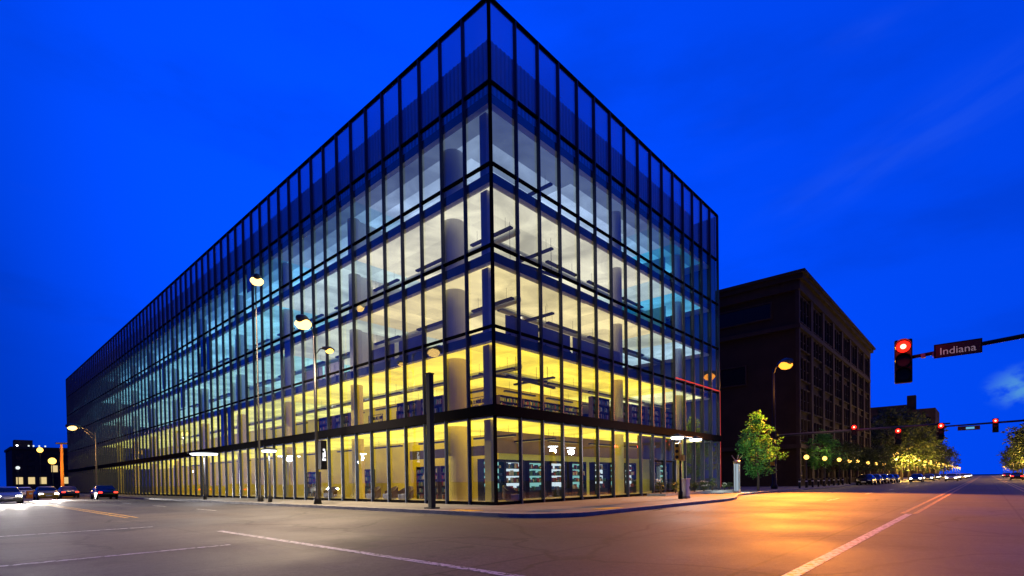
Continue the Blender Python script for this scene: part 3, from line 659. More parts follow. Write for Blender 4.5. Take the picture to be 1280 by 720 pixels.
# ------------------------------------------------------------------- lamps
def cobra_head(parent, at, d, mm, sc=1.0):
    a = Vector(at); d = Vector(d).normalized(); s = MB()
    e = a + d * .75 * sc
    s.tube([a - d * .1, a + d * .15 * sc, a + d * .45 * sc, e], [.06 * sc, .14 * sc, .19 * sc, .09 * sc], 12)
    h = s.build('lamp_head', M['pole'], parent, smooth=True)
    c = a + d * .42 * sc
    MB().lathe([(.05 * sc, -.27 * sc), (.17 * sc, -.235 * sc), (.25 * sc, -.14 * sc), (.25 * sc, -.07 * sc), (.17 * sc, .02 * sc)], c, 14).build('lamp_glass', mm, h, smooth=True)
    return c - Vector((0, 0, .45 * sc))
SOD = (1, .5, .13)
# near double headed street lamp in front of the long facade
t = thing('street_lamp', 'tall double headed street lamp with a signal box in front of the long facade', 'street lamp', (0, 0, 0), 0, 'street lamps along the left street')
x, y = -3.45, 10.85
MB().lathe([(.22, .14), (.2, .5), (.09, .6), (.07, 5), (.045, 9.9)], (x, y, 0), 12).build('pole', M['black'], t, smooth=True)
MB().tube([(x, y, 9.7), (x - .25, y - .15, 10.1), (x - .62, y - .55, 10.12)], .035, 8).build('arm', M['black'], t)
p = cobra_head(t, (x - .5, y - .42, 10.15), (-.75, -.6, 0), M['sodium'], 1.7); lamp('lamp_light', 'SPOT', 9000, (1, .74, .48), (p.x, p.y, p.z - .1), t, .15, (0, R(12), 0), 150)
MB().tube([(x, y, 8.6), (x + .35, y, 9.05), (x + .75, y + .02, 9.08)], .03, 8).build('arm', M['black'], t)
cobra_head(t, (x + .55, y, 9.12), (.9, .1, 0), M['globe'], .9)
m = MB(); m.box(x - .02, x + .34, y - .55, y - .14, 2.1, 3.75); sg = m.build('signal_box', M['black'], t, bevel=.03)
m = MB(); X0 = x + .02
m.box(X0 + .02, X0 + .24, y - .562, y - .555, 2.6, 2.72); m.box(X0 + .05, X0 + .12, y - .562, y - .555, 2.73, 3.05); m.box(X0 + .15, X0 + .22, y - .562, y - .555, 2.8, 3.15); m.box(X0 + .07, X0 + .19, y - .562, y - .555, 3.17, 3.27)
m.build('walk_symbol', M['walk'], sg)
# taller lamp further along
t = thing('street_lamp', 'tallest single headed street lamp further along the long facade', 'street lamp', (0, 0, 0), 0, 'street lamps along the left street')
x, y = -3.3, 19.2
MB().lathe([(.2, .14), (.18, .5), (.085, .6), (.04, 14.6)], (x, y, 0), 12).build('pole', M['black'], t, smooth=True)
MB().tube([(x, y, 14.2), (x - .1, y - .3, 14.7), (x - .25, y - .75, 14.75)], .035, 8).build('arm', M['black'], t)
p = cobra_head(t, (x - .2, y - .7, 14.78), (-.35, -.9, 0), M['sodium'], 1.6); lamp('lamp_light', 'SPOT', 9000, (1, .74, .48), (p.x, p.y, p.z - .1), t, .15, (0, R(12), 0), 150)
# far lamp at the left end of the facade
t = thing('street_lamp', 'orange street lamp with braced arm near the far left end of the facade', 'street lamp', (0, 0, 0), 0, 'street lamps along the left street')
x, y = -4.0, 71
MB().lathe([(.2, .14), (.1, .6), (.07, 8.6)], (x, y, 0), 10).build('pole', M['pole'], t, smooth=True)
MB().tube([(x, y, 8.1), (x - .9, y, 9.0), (x - 1.7, y, 9.3)], .045, 8).build('arm', M['pole'], t); MB().tube([(x, y, 7.4), (x - .9, y, 8.6), (x - 1.4, y, 9.2)], .03, 6).build('brace', M['pole'], t)
p = cobra_head(t, (x - 1.6, y, 9.3), (-1, -.2, 0), M['sodium'], 2.0); lamp('lamp_light', 'POINT', 1500, SOD, (p.x, p.y, p.z), t)
# globes at far left
def globe_lamp(x, y, h, r, label, group, power=0, mm=None, color=(1, .66, .25), name='globe_lamp', pole=None):
    t = thing(name, label, 'street lamp', (x, y, 0), 0, group)
    MB().lathe([(.14, .0), (.14, .35), (.06, .5), (.045, h - r)], n=10).build('pole', pole or M['black'], t, smooth=True)
    MB().lathe([(r * math.sin(R(a)), h - r * math.cos(R(a))) for a in (20, 45, 70, 95, 120, 145, 168)], n=14).build('globe', mm or M['globe'], t, smooth=True)
    if power: lamp('lamp_light', 'POINT', power, color, (0, -.02, h + r + .25), t, .12)
    return t
globe_lamp(-7.0, 99, 7.6, .42, 'yellow globe lamp on a tall pole beside the low brick building', 'globe lamps at the far left')
globe_lamp(-7.4, 81, 5.1, .46, 'lower yellow globe lamp in front of the low brick building', 'globe lamps at the far left')
globe_lamp(-10.5, 88, 4.3, .25, 'small white globe lamp at the left edge', 'globe lamps at the far left', mm=M['coolw'])
t = thing('sodium_post', 'slim post with sodium light amber put into its colour beside the far left corner of the glass building', 'post', (-7.0, 75.5, 0)); MB().lathe([(.4, 0), (.2, .5), (.16, 6.6), (.1, 7.2)], n=10).build('shaft', M['orangeplastic'], t); MB().box(-.6, .6, -.2, .2, 7.2, 7.4).build('cap', M['stone'], t)  # amber of sodium light put into the shaft's colour
lamp('lamp_light', 'POINT', 300, SOD, (-1.2, -1.8, 3.5), t)  # bare light without a fixture beside the post
# row of globes on the right pavement
for i, (x, z) in enumerate([(42.8, 3.3), (51.1, 3.35), (59.1, 3.35), (65.9, 3.35), (72, 3.35), (80.9, 3.3), (89, 3.25), (98.4, 3.3)]):
    globe_lamp(x, -3.5, z, .24, f'{ORD[i]} yellow globe lamp in the row before the brick building, counting from the glass building', 'row of globe lamps on the right pavement', 160 if i < 4 else 90)
# flat white led lamps
def led_lamp(x, y, h, r, label, power, dirx=(0, 0)):
    t = thing('led_lamp', label, 'street lamp', (x, y, 0), 0, 'flat white lamps on dark posts')
    MB().lathe([(.13, .14), (.13, .5), (.075, .6), (.06, h + .1)], n=12).build('pole', M['black'], t, smooth=True)
    MB().lathe([(r * .2, h + .22), (r, h + .1), (r, h + .05), (r * .3, h + .04)], (dirx[0], dirx[1], 0), 20).build('shade', M['black'], t)
    MB().lathe([(r * .5, h + .035), (r * .86, h + .02), (r * .8, h - .06), (r * .3, h - .1)], (dirx[0], dirx[1], 0), 18).build('lamp_glass', M['led'], t, smooth=True)
    lamp('lamp_light', 'POINT', power, (.95, .97, 1), (dirx[0], dirx[1], h - .3), t, .2)
    return t
led_lamp(-3.5, 29.7, 3.85, 1.15, 'wide flat white lamp on a dark post at mid facade', 500)
led_lamp(-3.4, 17.4, 3.5, .5, 'small flat white lamp behind the double headed street lamp', 260)
t = led_lamp(10.4, -4.5, 3.6, .4, 'twin flat white lamps on a post with yellow signal near the far end', 420, (-.25, .05))
MB().lathe([(.1, 3.8), (.42, 3.68), (.42, 3.63), (.1, 3.62)], (2.0, -.05, 0), 18).build('shade', M['black'], t); MB().lathe([(.2, 3.61), (.36, 3.6), (.3, 3.53), (.1, 3.5)], (2.0, -.05, 0), 16).build('lamp_glass', M['led'], t)
MB().tube([(0, 0, 3.7), (2.0, -.05, 3.7)], .035, 8).build('arm', M['black'], t); lamp('lamp_light', 'POINT', 420, (.95, .97, 1), (2.0, -.05, 3.3), t, .2)
m = MB(); m.box(-.42, -.12, -.16, .14, 2.35, 3.3); sg = m.build('signal_box', M['yellowhouse'], t, bevel=.02); MB().box(-.14, .2, -.2, -.02, 2.3, 2.62).build('push_sign', M['yellowhouse'], t)
for z in (2.5, 2.82, 3.14): MB().tube([(-.43, -.01, z), (-.47, -.01, z)], .1, 12).build('lens', M['lensoff'], sg)

# black square post at the glass corner
t = thing('square_post', 'black square post standing on the pavement left of the glass corner', 'post', (-3.4, .62, 0))
MB().box(-.12, .12, -.12, .12, .14, 6.0).build('shaft', M['black'], t, bevel=.015); MB().box(-.24, .24, -.24, .24, .139, .2).build('base_plate', M['black'], t); MB().box(-.14, .14, -.14, .14, 6.001, 6.06).build('cap', M['black'], t)

# glowing pillar
t = thing('light_column', 'short pale glowing column on the pavement past the glass building', 'light column', (23.2, -3.2, .14))
MB().lathe([(.3, 0), (.3, .12), (.22, .14)], n=18).build('base', M['chrome'], t)
MB().lathe([(.19, .141), (.19, 2.2)], n=18).build('diffuser', emis('column glow', (.62, .78, .9), .55), t, smooth=False)
for a in range(0, 360, 60): MB().box(-.02, .02, -.02, .02, .14, 2.3).build('rib', M['chrome'], t, (.215 * math.cos(R(a)), .215 * math.sin(R(a)), 0))
lamp('lamp_light', 'POINT', 420, (.85, .95, .9), (.5, 0, 1.6), t, .2)
m = MB(); m.lathe([(.25, 2.301), (.28, 2.4), (.1, 2.5)], n=18)
for a in range(0, 360, 72): m.tube([(.1 * math.cos(R(a)), .1 * math.sin(R(a)), 2.45), (.42 * math.cos(R(a)), .42 * math.sin(R(a)), 2.85)], .03, 6)
m.build('finial', M['chrome'], t)
t = tag(MB().box(-4.05, -3.35, -2.6, -1.2, .139, .15).build('tactile_pad', M['yellowhouse']), 'yellow tactile paving pad at the kerb of the left street', 'tactile pad', 'tactile pads at the corner kerb')
t = tag(MB().box(-.6, .8, -6.5, -5.8, .139, .15).build('tactile_pad', M['yellowhouse']), 'yellow tactile paving pad at the kerb of the right street', 'tactile pad', 'tactile pads at the corner kerb')
m = MB(); m.box(2.0, 2.9, -7.25, -6.85, .001, .006)
for q in range(8): m.box(2.04 + q * .11, 2.1 + q * .11, -7.2, -6.9, .0065, .012)
tag(m.build('drain_grate', M['black']), 'iron drain grate in the gutter of the right street', 'drain')
# pale cabinet
t = thing('utility_cabinet', 'pale utility cabinet at the kerb beside the twin lamp post', 'cabinet', (11.0, -4.5, .14))
MB().box(-.26, .26, -.2, .2, 0, .12).build('base', M['kerb'], t); MB().box(-.24, .24, -.18, .18, .121, 1.1).build('body', M['cabinet'], t, bevel=.02); d = MB().box(-.2, .2, -.2, -.181, .18, 1.04).build('door', M['cabinet'], t); MB().box(.12, .15, -.225, -.2, .55, .7).build('handle', M['black'], d); MB().box(-.28, .28, -.22, .22, 1.1, 1.15).build('lid', M['cabinet'], t, bevel=.01)

# ------------------------------------------------------------ traffic lights
def signal_head(parent, c, sc=1.0, face=(-1, 0), lit=True):
    """three lens head facing 'face' (unit xy), centre c"""
    ang = math.atan2(face[1], face[0]) + math.pi / 2
    e = bpy.data.objects.new('signal_head', None); COL.objects.link(e); e.parent = parent; e.location = c; e.rotation_euler = (0, 0, ang); e.scale = (sc, sc, sc)
    MB().box(-.19, .19, -.1, .13, -.56, .56).build('housing', M['black'], e, bevel=.03)
    for i, z in enumerate((.36, 0, -.36)):
        on = lit and i == 0
        MB().lathe([(.02, .0), (.14, .005), (.15, .02)], n=18).build('lens', M['redcore'] if on else M['lensoff'], e, (0, -.13, z)).rotation_euler = (R(90), 0, 0)
        if on: MB().lathe([(.02, .0), (.06, .002), (.065, .012)], n=12).build('lamp_core', M['redhot'], e, (0, -.148, z)).rotation_euler = (R(90), 0, 0)
        v = MB()
        for q in range(12):
            a0, a1 = R(-20 + q * 18.3), R(-20 + (q + 1) * 18.3); r1, r2 = .165, .175
            f0, f1 = [(math.cos(a) * r1, math.sin(a) * r1) for a in (a0, a1)]; g0, g1 = [(math.cos(a) * r2, math.sin(a) * r2) for a in (a0, a1)]
            y0_, y1_ = -.09, -.32
            v.face([(f0[0], y0_, z + f0[1]), (f1[0], y0_, z + f1[1]), (f1[0], y1_, z + f1[1]), (f0[0], y1_, z + f0[1])])
            v.face([(g0[0], y0_, z + g0[1]), (g0[0], y1_, z + g0[1]), (g1[0], y1_, z + g1[1]), (g1[0], y0_, z + g1[1])])
            v.face([(f0[0], y1_, z + f0[1]), (f1[0], y1_, z + f1[1]), (g1[0], y1_, z + g1[1]), (g0[0], y1_, z + g0[1])])
        v.build('visor', M['black'], e)
        if on: lamp('signal_light', 'POINT', 16 * sc, (1, .04, .02), (0, -.5, z), e, .1)
    return e
# near mast arm at the right edge of the view, its pole stands outside the frame on the far corner
t = thing('near_signal_mast', 'near traffic light on a black arm with a brown street name sign', 'traffic light')
x = 1.0
MB().lathe([(.28, .0), (.28, .4), (.19, .5), (.13, 6.4)], (x, -31, 0), 14).build('pole', M['pole'], t, smooth=True)
MB().tube([(x, -31, 5.75), (x, -24, 5.35), (x, -18, 4.83), (x, -15.75, 4.68)], [.11, .09, .06, .05], 10).build('arm', M['black'], t, smooth=True)
face = (CAM.xy - Vector((x, -15.6))).normalized()
signal_head(t, (x - .05, -15.55, 4.58), 1.1, face)
m = MB()
for yy in (-16.25, -16.0): m.box(x - .08, x + .08, yy - .05, yy + .05, 4.62, 4.72)
m.build('clamp', M['chrome'], t)
# sign in its own frame: faces the camera side of the junction
sgn = bpy.data.objects.new('street_name_sign', None); COL.objects.link(sgn); sgn.parent = t; sgn.location = (x - .12, -16.74, 4.72); sgn.rotation_euler = (R(-0), R(0), -math.pi / 2 - .0)
MB().box(-.5, .5, -.02, .02, -.19, .19).build('sign_plate', M['sign'], sgn, bevel=.01)
m = MB(); m.box(-.5, .5, -.03, -.021, .165, .19); m.box(-.5, .5, -.03, -.021, -.19, -.165); m.box(-.5, -.475, -.03, -.021, -.164, .164); m.box(.475, .5, -.03, -.021, -.164, .164); m.build('border', M['black'], sgn)
fc = bpy.data.curves.new('lettering', 'FONT'); fc.body = 'Indiana'; fc.size = .27; fc.align_x = 'CENTER'; fc.align_y = 'CENTER'; fc.extrude = .002; fc.materials.append(M['lettering'])
tmp = bpy.data.objects.new('lettering_curve', fc); fm = bpy.data.meshes.new_from_object(tmp); bpy.data.objects.remove(tmp); fo = bpy.data.objects.new('lettering', fm); COL.objects.link(fo); fo.parent = sgn; fo.location = (0, -.025, -.03); fo.rotation_euler = (R(90), 0, 0)
m = MB(); m.box(-.3, -.26, .02, .12, -.05, .05); m.box(.26, .3, .02, .12, -.05, .05); m.build('bracket', M['chrome'], sgn)
# middle mast with the orange lamp on top
t = thing('signal_lamp_mast', 'dark pole with orange street lamp and long arm of red lights', 'traffic light', (0, 0, 0))
x, y = 36.3, -2.2
MB().lathe([(.3, .14), (.3, .5), (.2, .6), (.15, 7.6), (.09, 11.7)], (x, y, 0), 14).build('pole', M['black'], t, smooth=True)
MB().tube([(x, y, 11.2), (x - .35, y - .35, 11.75), (x - .7, y - .75, 11.85)], .05, 8).build('lamp_arm', M['pole'], t)
p = cobra_head(t, (x - .55, y - .6, 11.9), (-.6, -.8, 0), M['amber'], 2.3); lamp('lamp_light', 'SPOT', 85000, (1, .3, .025), (p.x, p.y, p.z - .1), t, .3, Vector((20, 7.4, 11.3)).to_track_quat('Z', 'Y').to_euler(), 72); lamp('lamp_light', 'POINT', 500, (1, .36, .04), (p.x, p.y, p.z - .1), t, .3)
MB().tube([(x, y, 5.25), (x, -9, 5.3), (x, -15.2, 5.35)], [.13, .1, .06], 10).build('arm', M['pole'], t, smooth=True)
for yy, zz in ((-8.75, 5.5), (-11.85, 4.95), (-14.6, 5.15)): signal_head(t, (x - .2, yy, zz - .4), 1.2, (-1, -.25))
MB().box(x - .3, x - .2, y - .1, y + .25, 2.4, 2.75).build('push_sign', M['yellowhouse'], t)
# far mast from the right side
t = thing('far_signal_mast', 'far traffic light arm reaching in from the right over the street', 'traffic light')
x = 48
MB().lathe([(.3, .0), (.2, .6), (.12, 7.4)], (x, -31, 0), 12).build('pole', M['pole'], t, smooth=True)
MB().tube([(x, -31, 6.2), (x, -20, 6.05), (x, -13.9, 5.95)], [.13, .1, .07], 10).build('arm', M['black'], t, smooth=True)
signal_head(t, (x - .2, -17.95, 5.75), 1.15, (-1, 0)); signal_head(t, (x - .2, -14.0, 5.5), 1.0, (-1, 0), True)
m = MB(); m.box(x - .3, x - .26, -16.9, -15.3, 5.45, 5.85); m.build('sign_plate', M['sign'], t)
m = MB(); m.box(x - .315, x - .305, -16.5, -15.9, 5.55, 5.75); m.build('sign_face', emis('blue sign glow', (.15, .55, .9), .8), t)

# -------------------------------------------------------------------- trees
def leafcloud(mb, c, r, n, size, rng, flat=.8):
    for _ in range(n):
        d = Vector((rng.gauss(0, 1), rng.gauss(0, 1), rng.gauss(0, 1) * flat)).normalized() * r * (rng.random() ** .45)
        p = Vector(c) + d
        a = Vector((rng.gauss(0, 1), rng.gauss(0, 1), rng.gauss(0, .6))).normalized(); bb = a.cross(Vector((rng.gauss(0, 1), rng.gauss(0, 1), rng.gauss(0, 1)))).normalized()
        l = size * rng.uniform(.6, 1.4); wv = l * .5
        mb.face([p, p + a * l * .5 + bb * wv * .5, p + a * l, p + a * l * .5 - bb * wv * .5])
def tree(loc, h, spread, mleaf, label, seed, n=70, per=60, size=.22, trunk=.12, base=.3, group=None, name='street_tree'):
    rng = random.Random(seed); t = thing(name, label, 'tree', loc, 0, group); tr = MB(); cr = MB()
    top = Vector((rng.uniform(-.3, .3), rng.uniform(-.3, .3), h * .8))
    path = [Vector((0, 0, 0)), Vector((rng.uniform(-.1, .1), rng.uniform(-.1, .1), h * base)), Vector((top.x * .6, top.y * .6, h * .55)), top]
    tr.tube(path, [trunk, trunk * .8, trunk * .5, trunk * .15], 8)
    for q in range(n):
        f = rng.uniform(0, 1); z = h * (base + (1 - base) * f * .97)
        prof = math.sin(math.pi * min(1, (f * .88 + .12))) ** .7
        a = rng.uniform(0, 6.283); rr = spread * prof * rng.uniform(.25, 1.0) * (1 + .25 * math.sin(a * 3 + seed))
        c = Vector((rr * math.cos(a), rr * math.sin(a), z + rng.uniform(-.2, .2)))
        if q % 3 == 0:
            s_ = Vector((top.x * .5, top.y * .5, max(h * base * .8, z - rr * .7)))
            if s_.z < h * .75: tr.tube([s_, (s_ + c) * .5 + Vector((0, 0, .12)), c], [trunk * .4, trunk * .25, .012], 5)
        leafcloud(cr, c, spread * rng.uniform(.16, .32), int(per * rng.uniform(.5, 1.3)), size, rng)
    tr.build('trunk', M['bark'], t); cr.build('crown', mleaf, t); return t
t = tree((29.2, -2.9, .14), 6.5, 1.75, M['leaf'], 'small bright green street tree between the glass building and the signal pole', 11, 80, 70, .2, .11, .24)
tree((54.5, -2.6, .14), 6.6, 2.4, M['leaf'], 'second green street tree, standing before the brick building', 5, 70, 50, .24, .11, .35)
mids = []
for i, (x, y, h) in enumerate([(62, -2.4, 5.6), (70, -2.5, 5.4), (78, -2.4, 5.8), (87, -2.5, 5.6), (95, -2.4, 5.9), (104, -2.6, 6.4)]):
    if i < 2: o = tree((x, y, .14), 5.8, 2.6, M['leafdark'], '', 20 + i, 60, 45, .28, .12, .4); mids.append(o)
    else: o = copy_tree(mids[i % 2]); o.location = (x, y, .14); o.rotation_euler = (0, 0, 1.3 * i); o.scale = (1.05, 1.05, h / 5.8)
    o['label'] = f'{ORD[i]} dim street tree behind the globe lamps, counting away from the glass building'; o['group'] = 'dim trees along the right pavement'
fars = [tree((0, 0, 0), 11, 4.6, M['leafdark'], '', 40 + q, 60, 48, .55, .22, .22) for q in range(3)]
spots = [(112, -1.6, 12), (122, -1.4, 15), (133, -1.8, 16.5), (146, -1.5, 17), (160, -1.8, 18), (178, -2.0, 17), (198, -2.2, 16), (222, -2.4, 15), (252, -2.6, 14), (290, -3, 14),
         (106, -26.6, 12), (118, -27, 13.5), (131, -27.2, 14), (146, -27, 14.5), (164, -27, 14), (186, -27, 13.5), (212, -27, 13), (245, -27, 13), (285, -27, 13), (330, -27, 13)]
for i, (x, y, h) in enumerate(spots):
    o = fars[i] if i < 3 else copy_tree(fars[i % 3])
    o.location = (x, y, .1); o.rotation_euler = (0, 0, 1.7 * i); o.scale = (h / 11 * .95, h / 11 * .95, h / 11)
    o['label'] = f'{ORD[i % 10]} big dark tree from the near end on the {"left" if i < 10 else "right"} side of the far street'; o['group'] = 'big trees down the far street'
# little lamps down the far street
gl = None; q = 0
for side, ys in (('left', -3.9), ('right', -25.6)):
    for i in range(16):
        x = (112 if side == 'left' else 98) + i * (9 + i * .9)
        lab = f'{ORD[i]} small yellow lamp from the near end on the {side} side of the far street'
        if gl is None: gl = globe_lamp(x, ys, 5.4, .5, lab, 'small lamps down the far street'); 
        else:
            o = copy_tree(gl); o.location = (x, ys, 0); o['label'] = lab
        if i < 5:
            par = gl if (q == 0) else o
            lamp('lamp_light', 'POINT', 4500, (1, .55, .1), (0, -.1, 4.6), par, .3)
        q += 1
# planting at the foot of the short facade
sh = []
def shrub(loc, h, label, flowers, seed):
    rng = random.Random(seed); t = thing('shrub', label, 'shrub', loc, 0, 'shrubs at the foot of the short facade'); c = MB(); st = MB(); fl = MB()
    for q in range(9):
        a = rng.uniform(0, 6.28); e = Vector((.35 * math.cos(a) * rng.random(), .3 * math.sin(a) * rng.random(), h * rng.uniform(.5, 1)))
        st.tube([(0, 0, 0), e * .5 + Vector((0, 0, .05)), e], [.015, .012, .006], 5); leafcloud(c, e, .17, 45, .09, rng)
        if flowers and q % 2 == 0:
            for _ in range(7): leafcloud(fl, e + Vector((rng.uniform(-.12, .12), rng.uniform(-.12, .12), .12)), .05, 5, .07, rng)
    st.build('stem', M['bark'], t); c.build('foliage', M['shrub'], t)
    if flowers: fl.build('blossom', M['petal'], t)
    return t
for i in range(8):
    shrub((15.2 + i * 1.75 + rnd.uniform(-.3, .3), -1.1 + rnd.uniform(-.2, .2), .14), rnd.uniform(.6, 1.1), f'{ORD[i]} {"white flowering" if i % 2 == 0 else "leafy green"} shrub in the bed by the short facade, from the left', i % 2 == 0, 60 + i)
t = thing('planting_bed', 'low kerbed planting bed along the short facade', 'planter', (0, 0, 0)); m = MB(); m.box(14.2, 28.4, -1.75, -1.65, .141, .3); m.box(14.2, 28.4, -.5, -.4, .141, .3); m.box(14.2, 14.3, -1.649, -.501, .141, .3); m.box(28.3, 28.4, -1.649, -.501, .141, .3); m.build('edging', M['kerb'], t); MB().box(14.301, 28.299, -1.648, -.502, .141, .24).build('soil', M['bark'], t)
# bollards on the right pavement
bl = None
for i in range(9):
    lab = f'{ORD[i]} black bollard from the signal pole along the right kerb'
    if bl is None:
        bl = thing('bollard', lab, 'bollard', group='bollards along the right kerb'); MB().lathe([(.1, 0), (.1, .8), (.12, .82), (.12, .88), (.05, .98)], n=12).build('shaft', M['black'], bl); MB().lathe([(.103, .62), (.103, .72)], n=12).build('reflector_band', M['marker'], bl); o = bl
    else: o = copy_tree(bl)
    o['label'] = lab; o.location = (39 + i * 2.6, -3.75, .14)

# --------------------------------------------------------------------- cars
def car_body(w_=.9, Ln=4.5, hatch=False):
    st = [(-2.25, .5, .62, .64, .80), (-2.1, .28, .80, .82, .86), (-1.75, .22, .88, .92, .88), (-1.35, .22, .92, 1.0, .9), (-.75, .2, .92, 1.42, .9), (.2, .2, .9, 1.46, .9), (.75, .2, .9, 1.34, .9), (1.3, .2, .9, .95, .9), (1.85, .22, .82, .84, .88), (2.15, .28, .7, .72, .84), (2.25, .45, .6, .61, .76)]
    m = MB(); rings = []
    for x, zl, zb, zr, w in st:
        b0 = len(m.v); rings.append(b0); rw = w * (.72 if zr > 1.1 else .9)
        for px, pz in [(-w * .88, zl), (-w, zl + .2 if zl < .4 else zl + .05), (-w, zb - .08), (-w * .95, zb), (-rw, max(zr - .03, zb + .004)), (-rw * .75, zr + .004), (rw * .75, zr + .004), (rw, max(zr - .03, zb + .004)), (w * .95, zb), (w, zb - .08), (w, zl + .2 if zl < .4 else zl + .05), (w * .88, zl)]:
            m.v.append((x, px, pz))
    n = 12
    for i in range(len(st) - 1):
        for j in range(n): m.f.append((rings[i] + j, rings[i + 1] + j, rings[i + 1] + (j + 1) % n, rings[i] + (j + 1) % n)); m.m.append(0)
    m.f.append(tuple(rings[0] + j for j in range(n))); m.m.append(0); m.f.append(tuple(rings[-1] + j for j in reversed(range(n)))); m.m.append(0)
    return m, st
def make_car(paintm, label, heads=True, tails=True):
    t = thing('car', label, 'car'); m, st = car_body(); m.build('body', paintm, t, smooth=True)
    g_ = MB()
    g_.face([(1.27, -.78, .985), (1.27, .78, .985), (.78, .6, 1.335), (.78, -.6, 1.335)]); g3 = MB(); g3.face([(-1.34, .78, 1.03), (-1.34, -.78, 1.03), (-.8, -.6, 1.41), (-.8, .6, 1.41)]); g3.build('rear_window', M['carglass'], t, (0, 0, .012))
    g_.build('windscreen', M['carglass'], t, (.0, 0, .012))
    for sgn_ in (-1, 1):
        g2 = MB()
        for xa, xb in ((-1.15, -.22), (-.14, .95)):
            f0, f1 = (xa, .868 * sgn_, .96), (xb, .868 * sgn_, .95)
            ta = min(1, (xa + 1.35) / .6); tb = min(1, (1.3 - xb) / .55)
            f2 = (min(xb, .72), (.868 - .2 * tb) * sgn_, .95 + .42 * tb); f3 = (max(xa, -.8), (.868 - .2 * ta) * sgn_, .96 + .42 * ta)
            g2.face([f0, f1, f2, f3] if sgn_ < 0 else [f3, f2, f1, f0])
        g2.build('side_window', M['carglass'], t)
        for xx in (-1.4, 1.38):
            wh = MB(); wh.lathe([(.2, -.1), (.31, -.1), (.33, -.07), (.33, .07), (.31, .1), (.2, .1)], n=18); o = wh.build('wheel', M['rubber'], t, (xx, .82 * sgn_, .33)); o.rotation_euler = (R(90), 0, 0)
            r_ = MB(); r_.lathe([(.05, -.112), (.2, -.106), (.2, .106), (.05, .112)], n=10); r_.build('rim', M['rim'], o)
        if heads: MB().box(2.1, 2.235, sgn_ * .62 - .17, sgn_ * .62 + .17, .58, .71).build('headlight', M['head'] if heads == 'on' else M['chrome'], t, bevel=.02)
        MB().box(-2.24, -2.1, sgn_ * .64 - .16, sgn_ * .64 + .16, .66, .8).build('taillight', M['tail'] if tails == 'on' else M['sign'], t, bevel=.02)
        MB().box(.8, .95, sgn_ * .9 - .0 if sgn_ > 0 else -.9 - .16, .9 + .16 if sgn_ > 0 else -.9, .95, 1.06).build('mirror', paintm, t)
    MB().box(2.2, 2.27, -.26, .26, .42, .52).build('licence_plate', M['marker'], t)
    return t
pw = [mat('silver car paint', (.35, .36, .38), .3, .5), mat('dark blue car paint', (.02, .03, .08), .25), mat('taxi yellow paint', (.6, .36, .03), .3), mat('black car paint', (.012, .012, .014), .2), mat('white car paint', (.7, .7, .68), .3)]
def beams(t, power):
    for sy in (-.62, .62): lamp('headlight_beam', 'SPOT', power, (1, .93, .82), (2.35, sy, .65), t, .06, (0, R(-87), 0), 70)
HEADLAB = [(-14.3, 44, 0, 'silver car with bright headlights coming along the left street at the left edge'), (-10.4, 58, 2, 'yellow car with headlights on behind the silver car at far left')]
for x, y, c, lab in HEADLAB:
    t = make_car(pw[c], lab, 'on', 'on'); t.location = (x, y, 0); t.rotation_euler = (0, 0, -math.pi / 2); beams(t, 6000)
for x, y, c, lab in [(-6.4, 52, 3, 'black car with red tail lights leaving along the left street'), (-7.4, 68, 1, 'dark blue car with red tail lights ahead of the black car'), (-10.2, 84, 4, 'white car standing far down the left street by the globe lamps')]:
    t = make_car(pw[c], lab, 'off' if c != 4 else 'on', 'on'); t.location = (x, y, 0); t.rotation_euler = (0, 0, math.pi / 2 if c != 4 else -math.pi / 2)
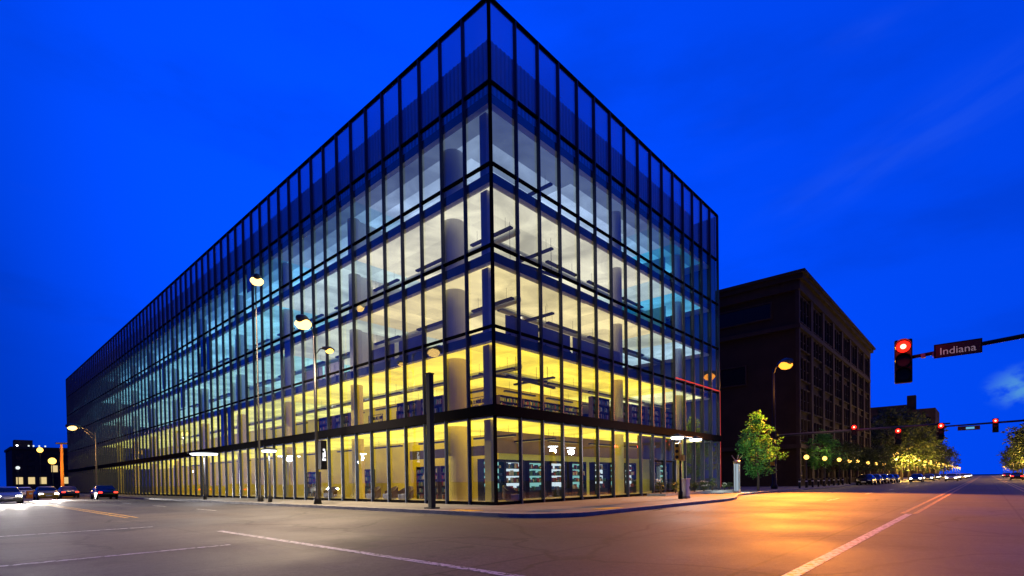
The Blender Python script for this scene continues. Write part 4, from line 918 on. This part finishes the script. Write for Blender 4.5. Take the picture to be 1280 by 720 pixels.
# right street, far away, tiny
cp = [make_car(pw[3], '', 'on', 'on'), make_car(pw[0], '', 'on', 'on')]
cs = [(96, -8.4), (108, -12.6), (118, -8.6), (131, -12.4), (142, -8.3), (156, -12.8), (170, -8.5), (186, -12.6), (205, -8.4), (218, -12.5), (232, -8.6), (248, -12.4), (120, -21.6), (150, -22.6), (190, -21.8), (240, -22.4)]
for i, (x, y) in enumerate(cs):
    o = cp[i] if i < 2 else copy_tree(cp[i % 2]); o.location = (x, y, 0); o.rotation_euler = (0, 0, math.pi if i < 12 else 0)
    o['label'] = (f'{ORD[i]} tiny far car with headlights on coming down the right street, nearest first' if i < 12 else f'{ORD[i - 12]} tiny far car with red tail lights on the right street, nearest first'); o['group'] = 'far cars on the right street'
# parked along the right kerb
pk = make_car(pw[3], '', 'off', 'off')
for i, x in enumerate((66, 72.5, 79, 86, 92.5)):
    o = pk if i == 0 else copy_tree(pk); o.location = (x, -5.4, 0); o.rotation_euler = (0, 0, math.pi); o['label'] = f'{ORD[i]} parked dark car along the right kerb, from the signal pole'; o['group'] = 'parked cars along the right kerb'
# orange barrier at the far left
t = thing('construction_barrier', 'long low orange barrier before the far left end of the facade', 'barrier', (-8.6, 72, 0), R(20))
MB().box(-2.6, 2.6, -.2, .2, .0, .25).build('base', M['orangeplastic'], t, bevel=.03); MB().box(-2.5, 2.5, -.1, .1, .251, .95).build('panel', M['orangeplastic'], t, bevel=.03); m = MB()
for q in range(6): m.box(-2.3 + q * .8, -1.95 + q * .8, -.112, -.102, .5, .7)
m.build('reflector', M['marker'], t)

# ------------------------------------------------------------------- render
scene.render.engine = 'CYCLES'; cy = scene.cycles
cy.use_denoising = True; cy.denoiser = 'OPENIMAGEDENOISE'; cy.max_bounces = 8; cy.diffuse_bounces = 4; cy.glossy_bounces = 4
cy.transparent_max_bounces = 32; cy.transmission_bounces = 4; cy.caustics_reflective = False; cy.caustics_refractive = False; cy.sample_clamp_indirect = 6; cy.use_light_tree = True
vs = scene.view_settings; vs.view_transform = 'Standard'; vs.look = 'None'; vs.exposure = 0; vs.gamma = 1; vs.use_curve_mapping = False
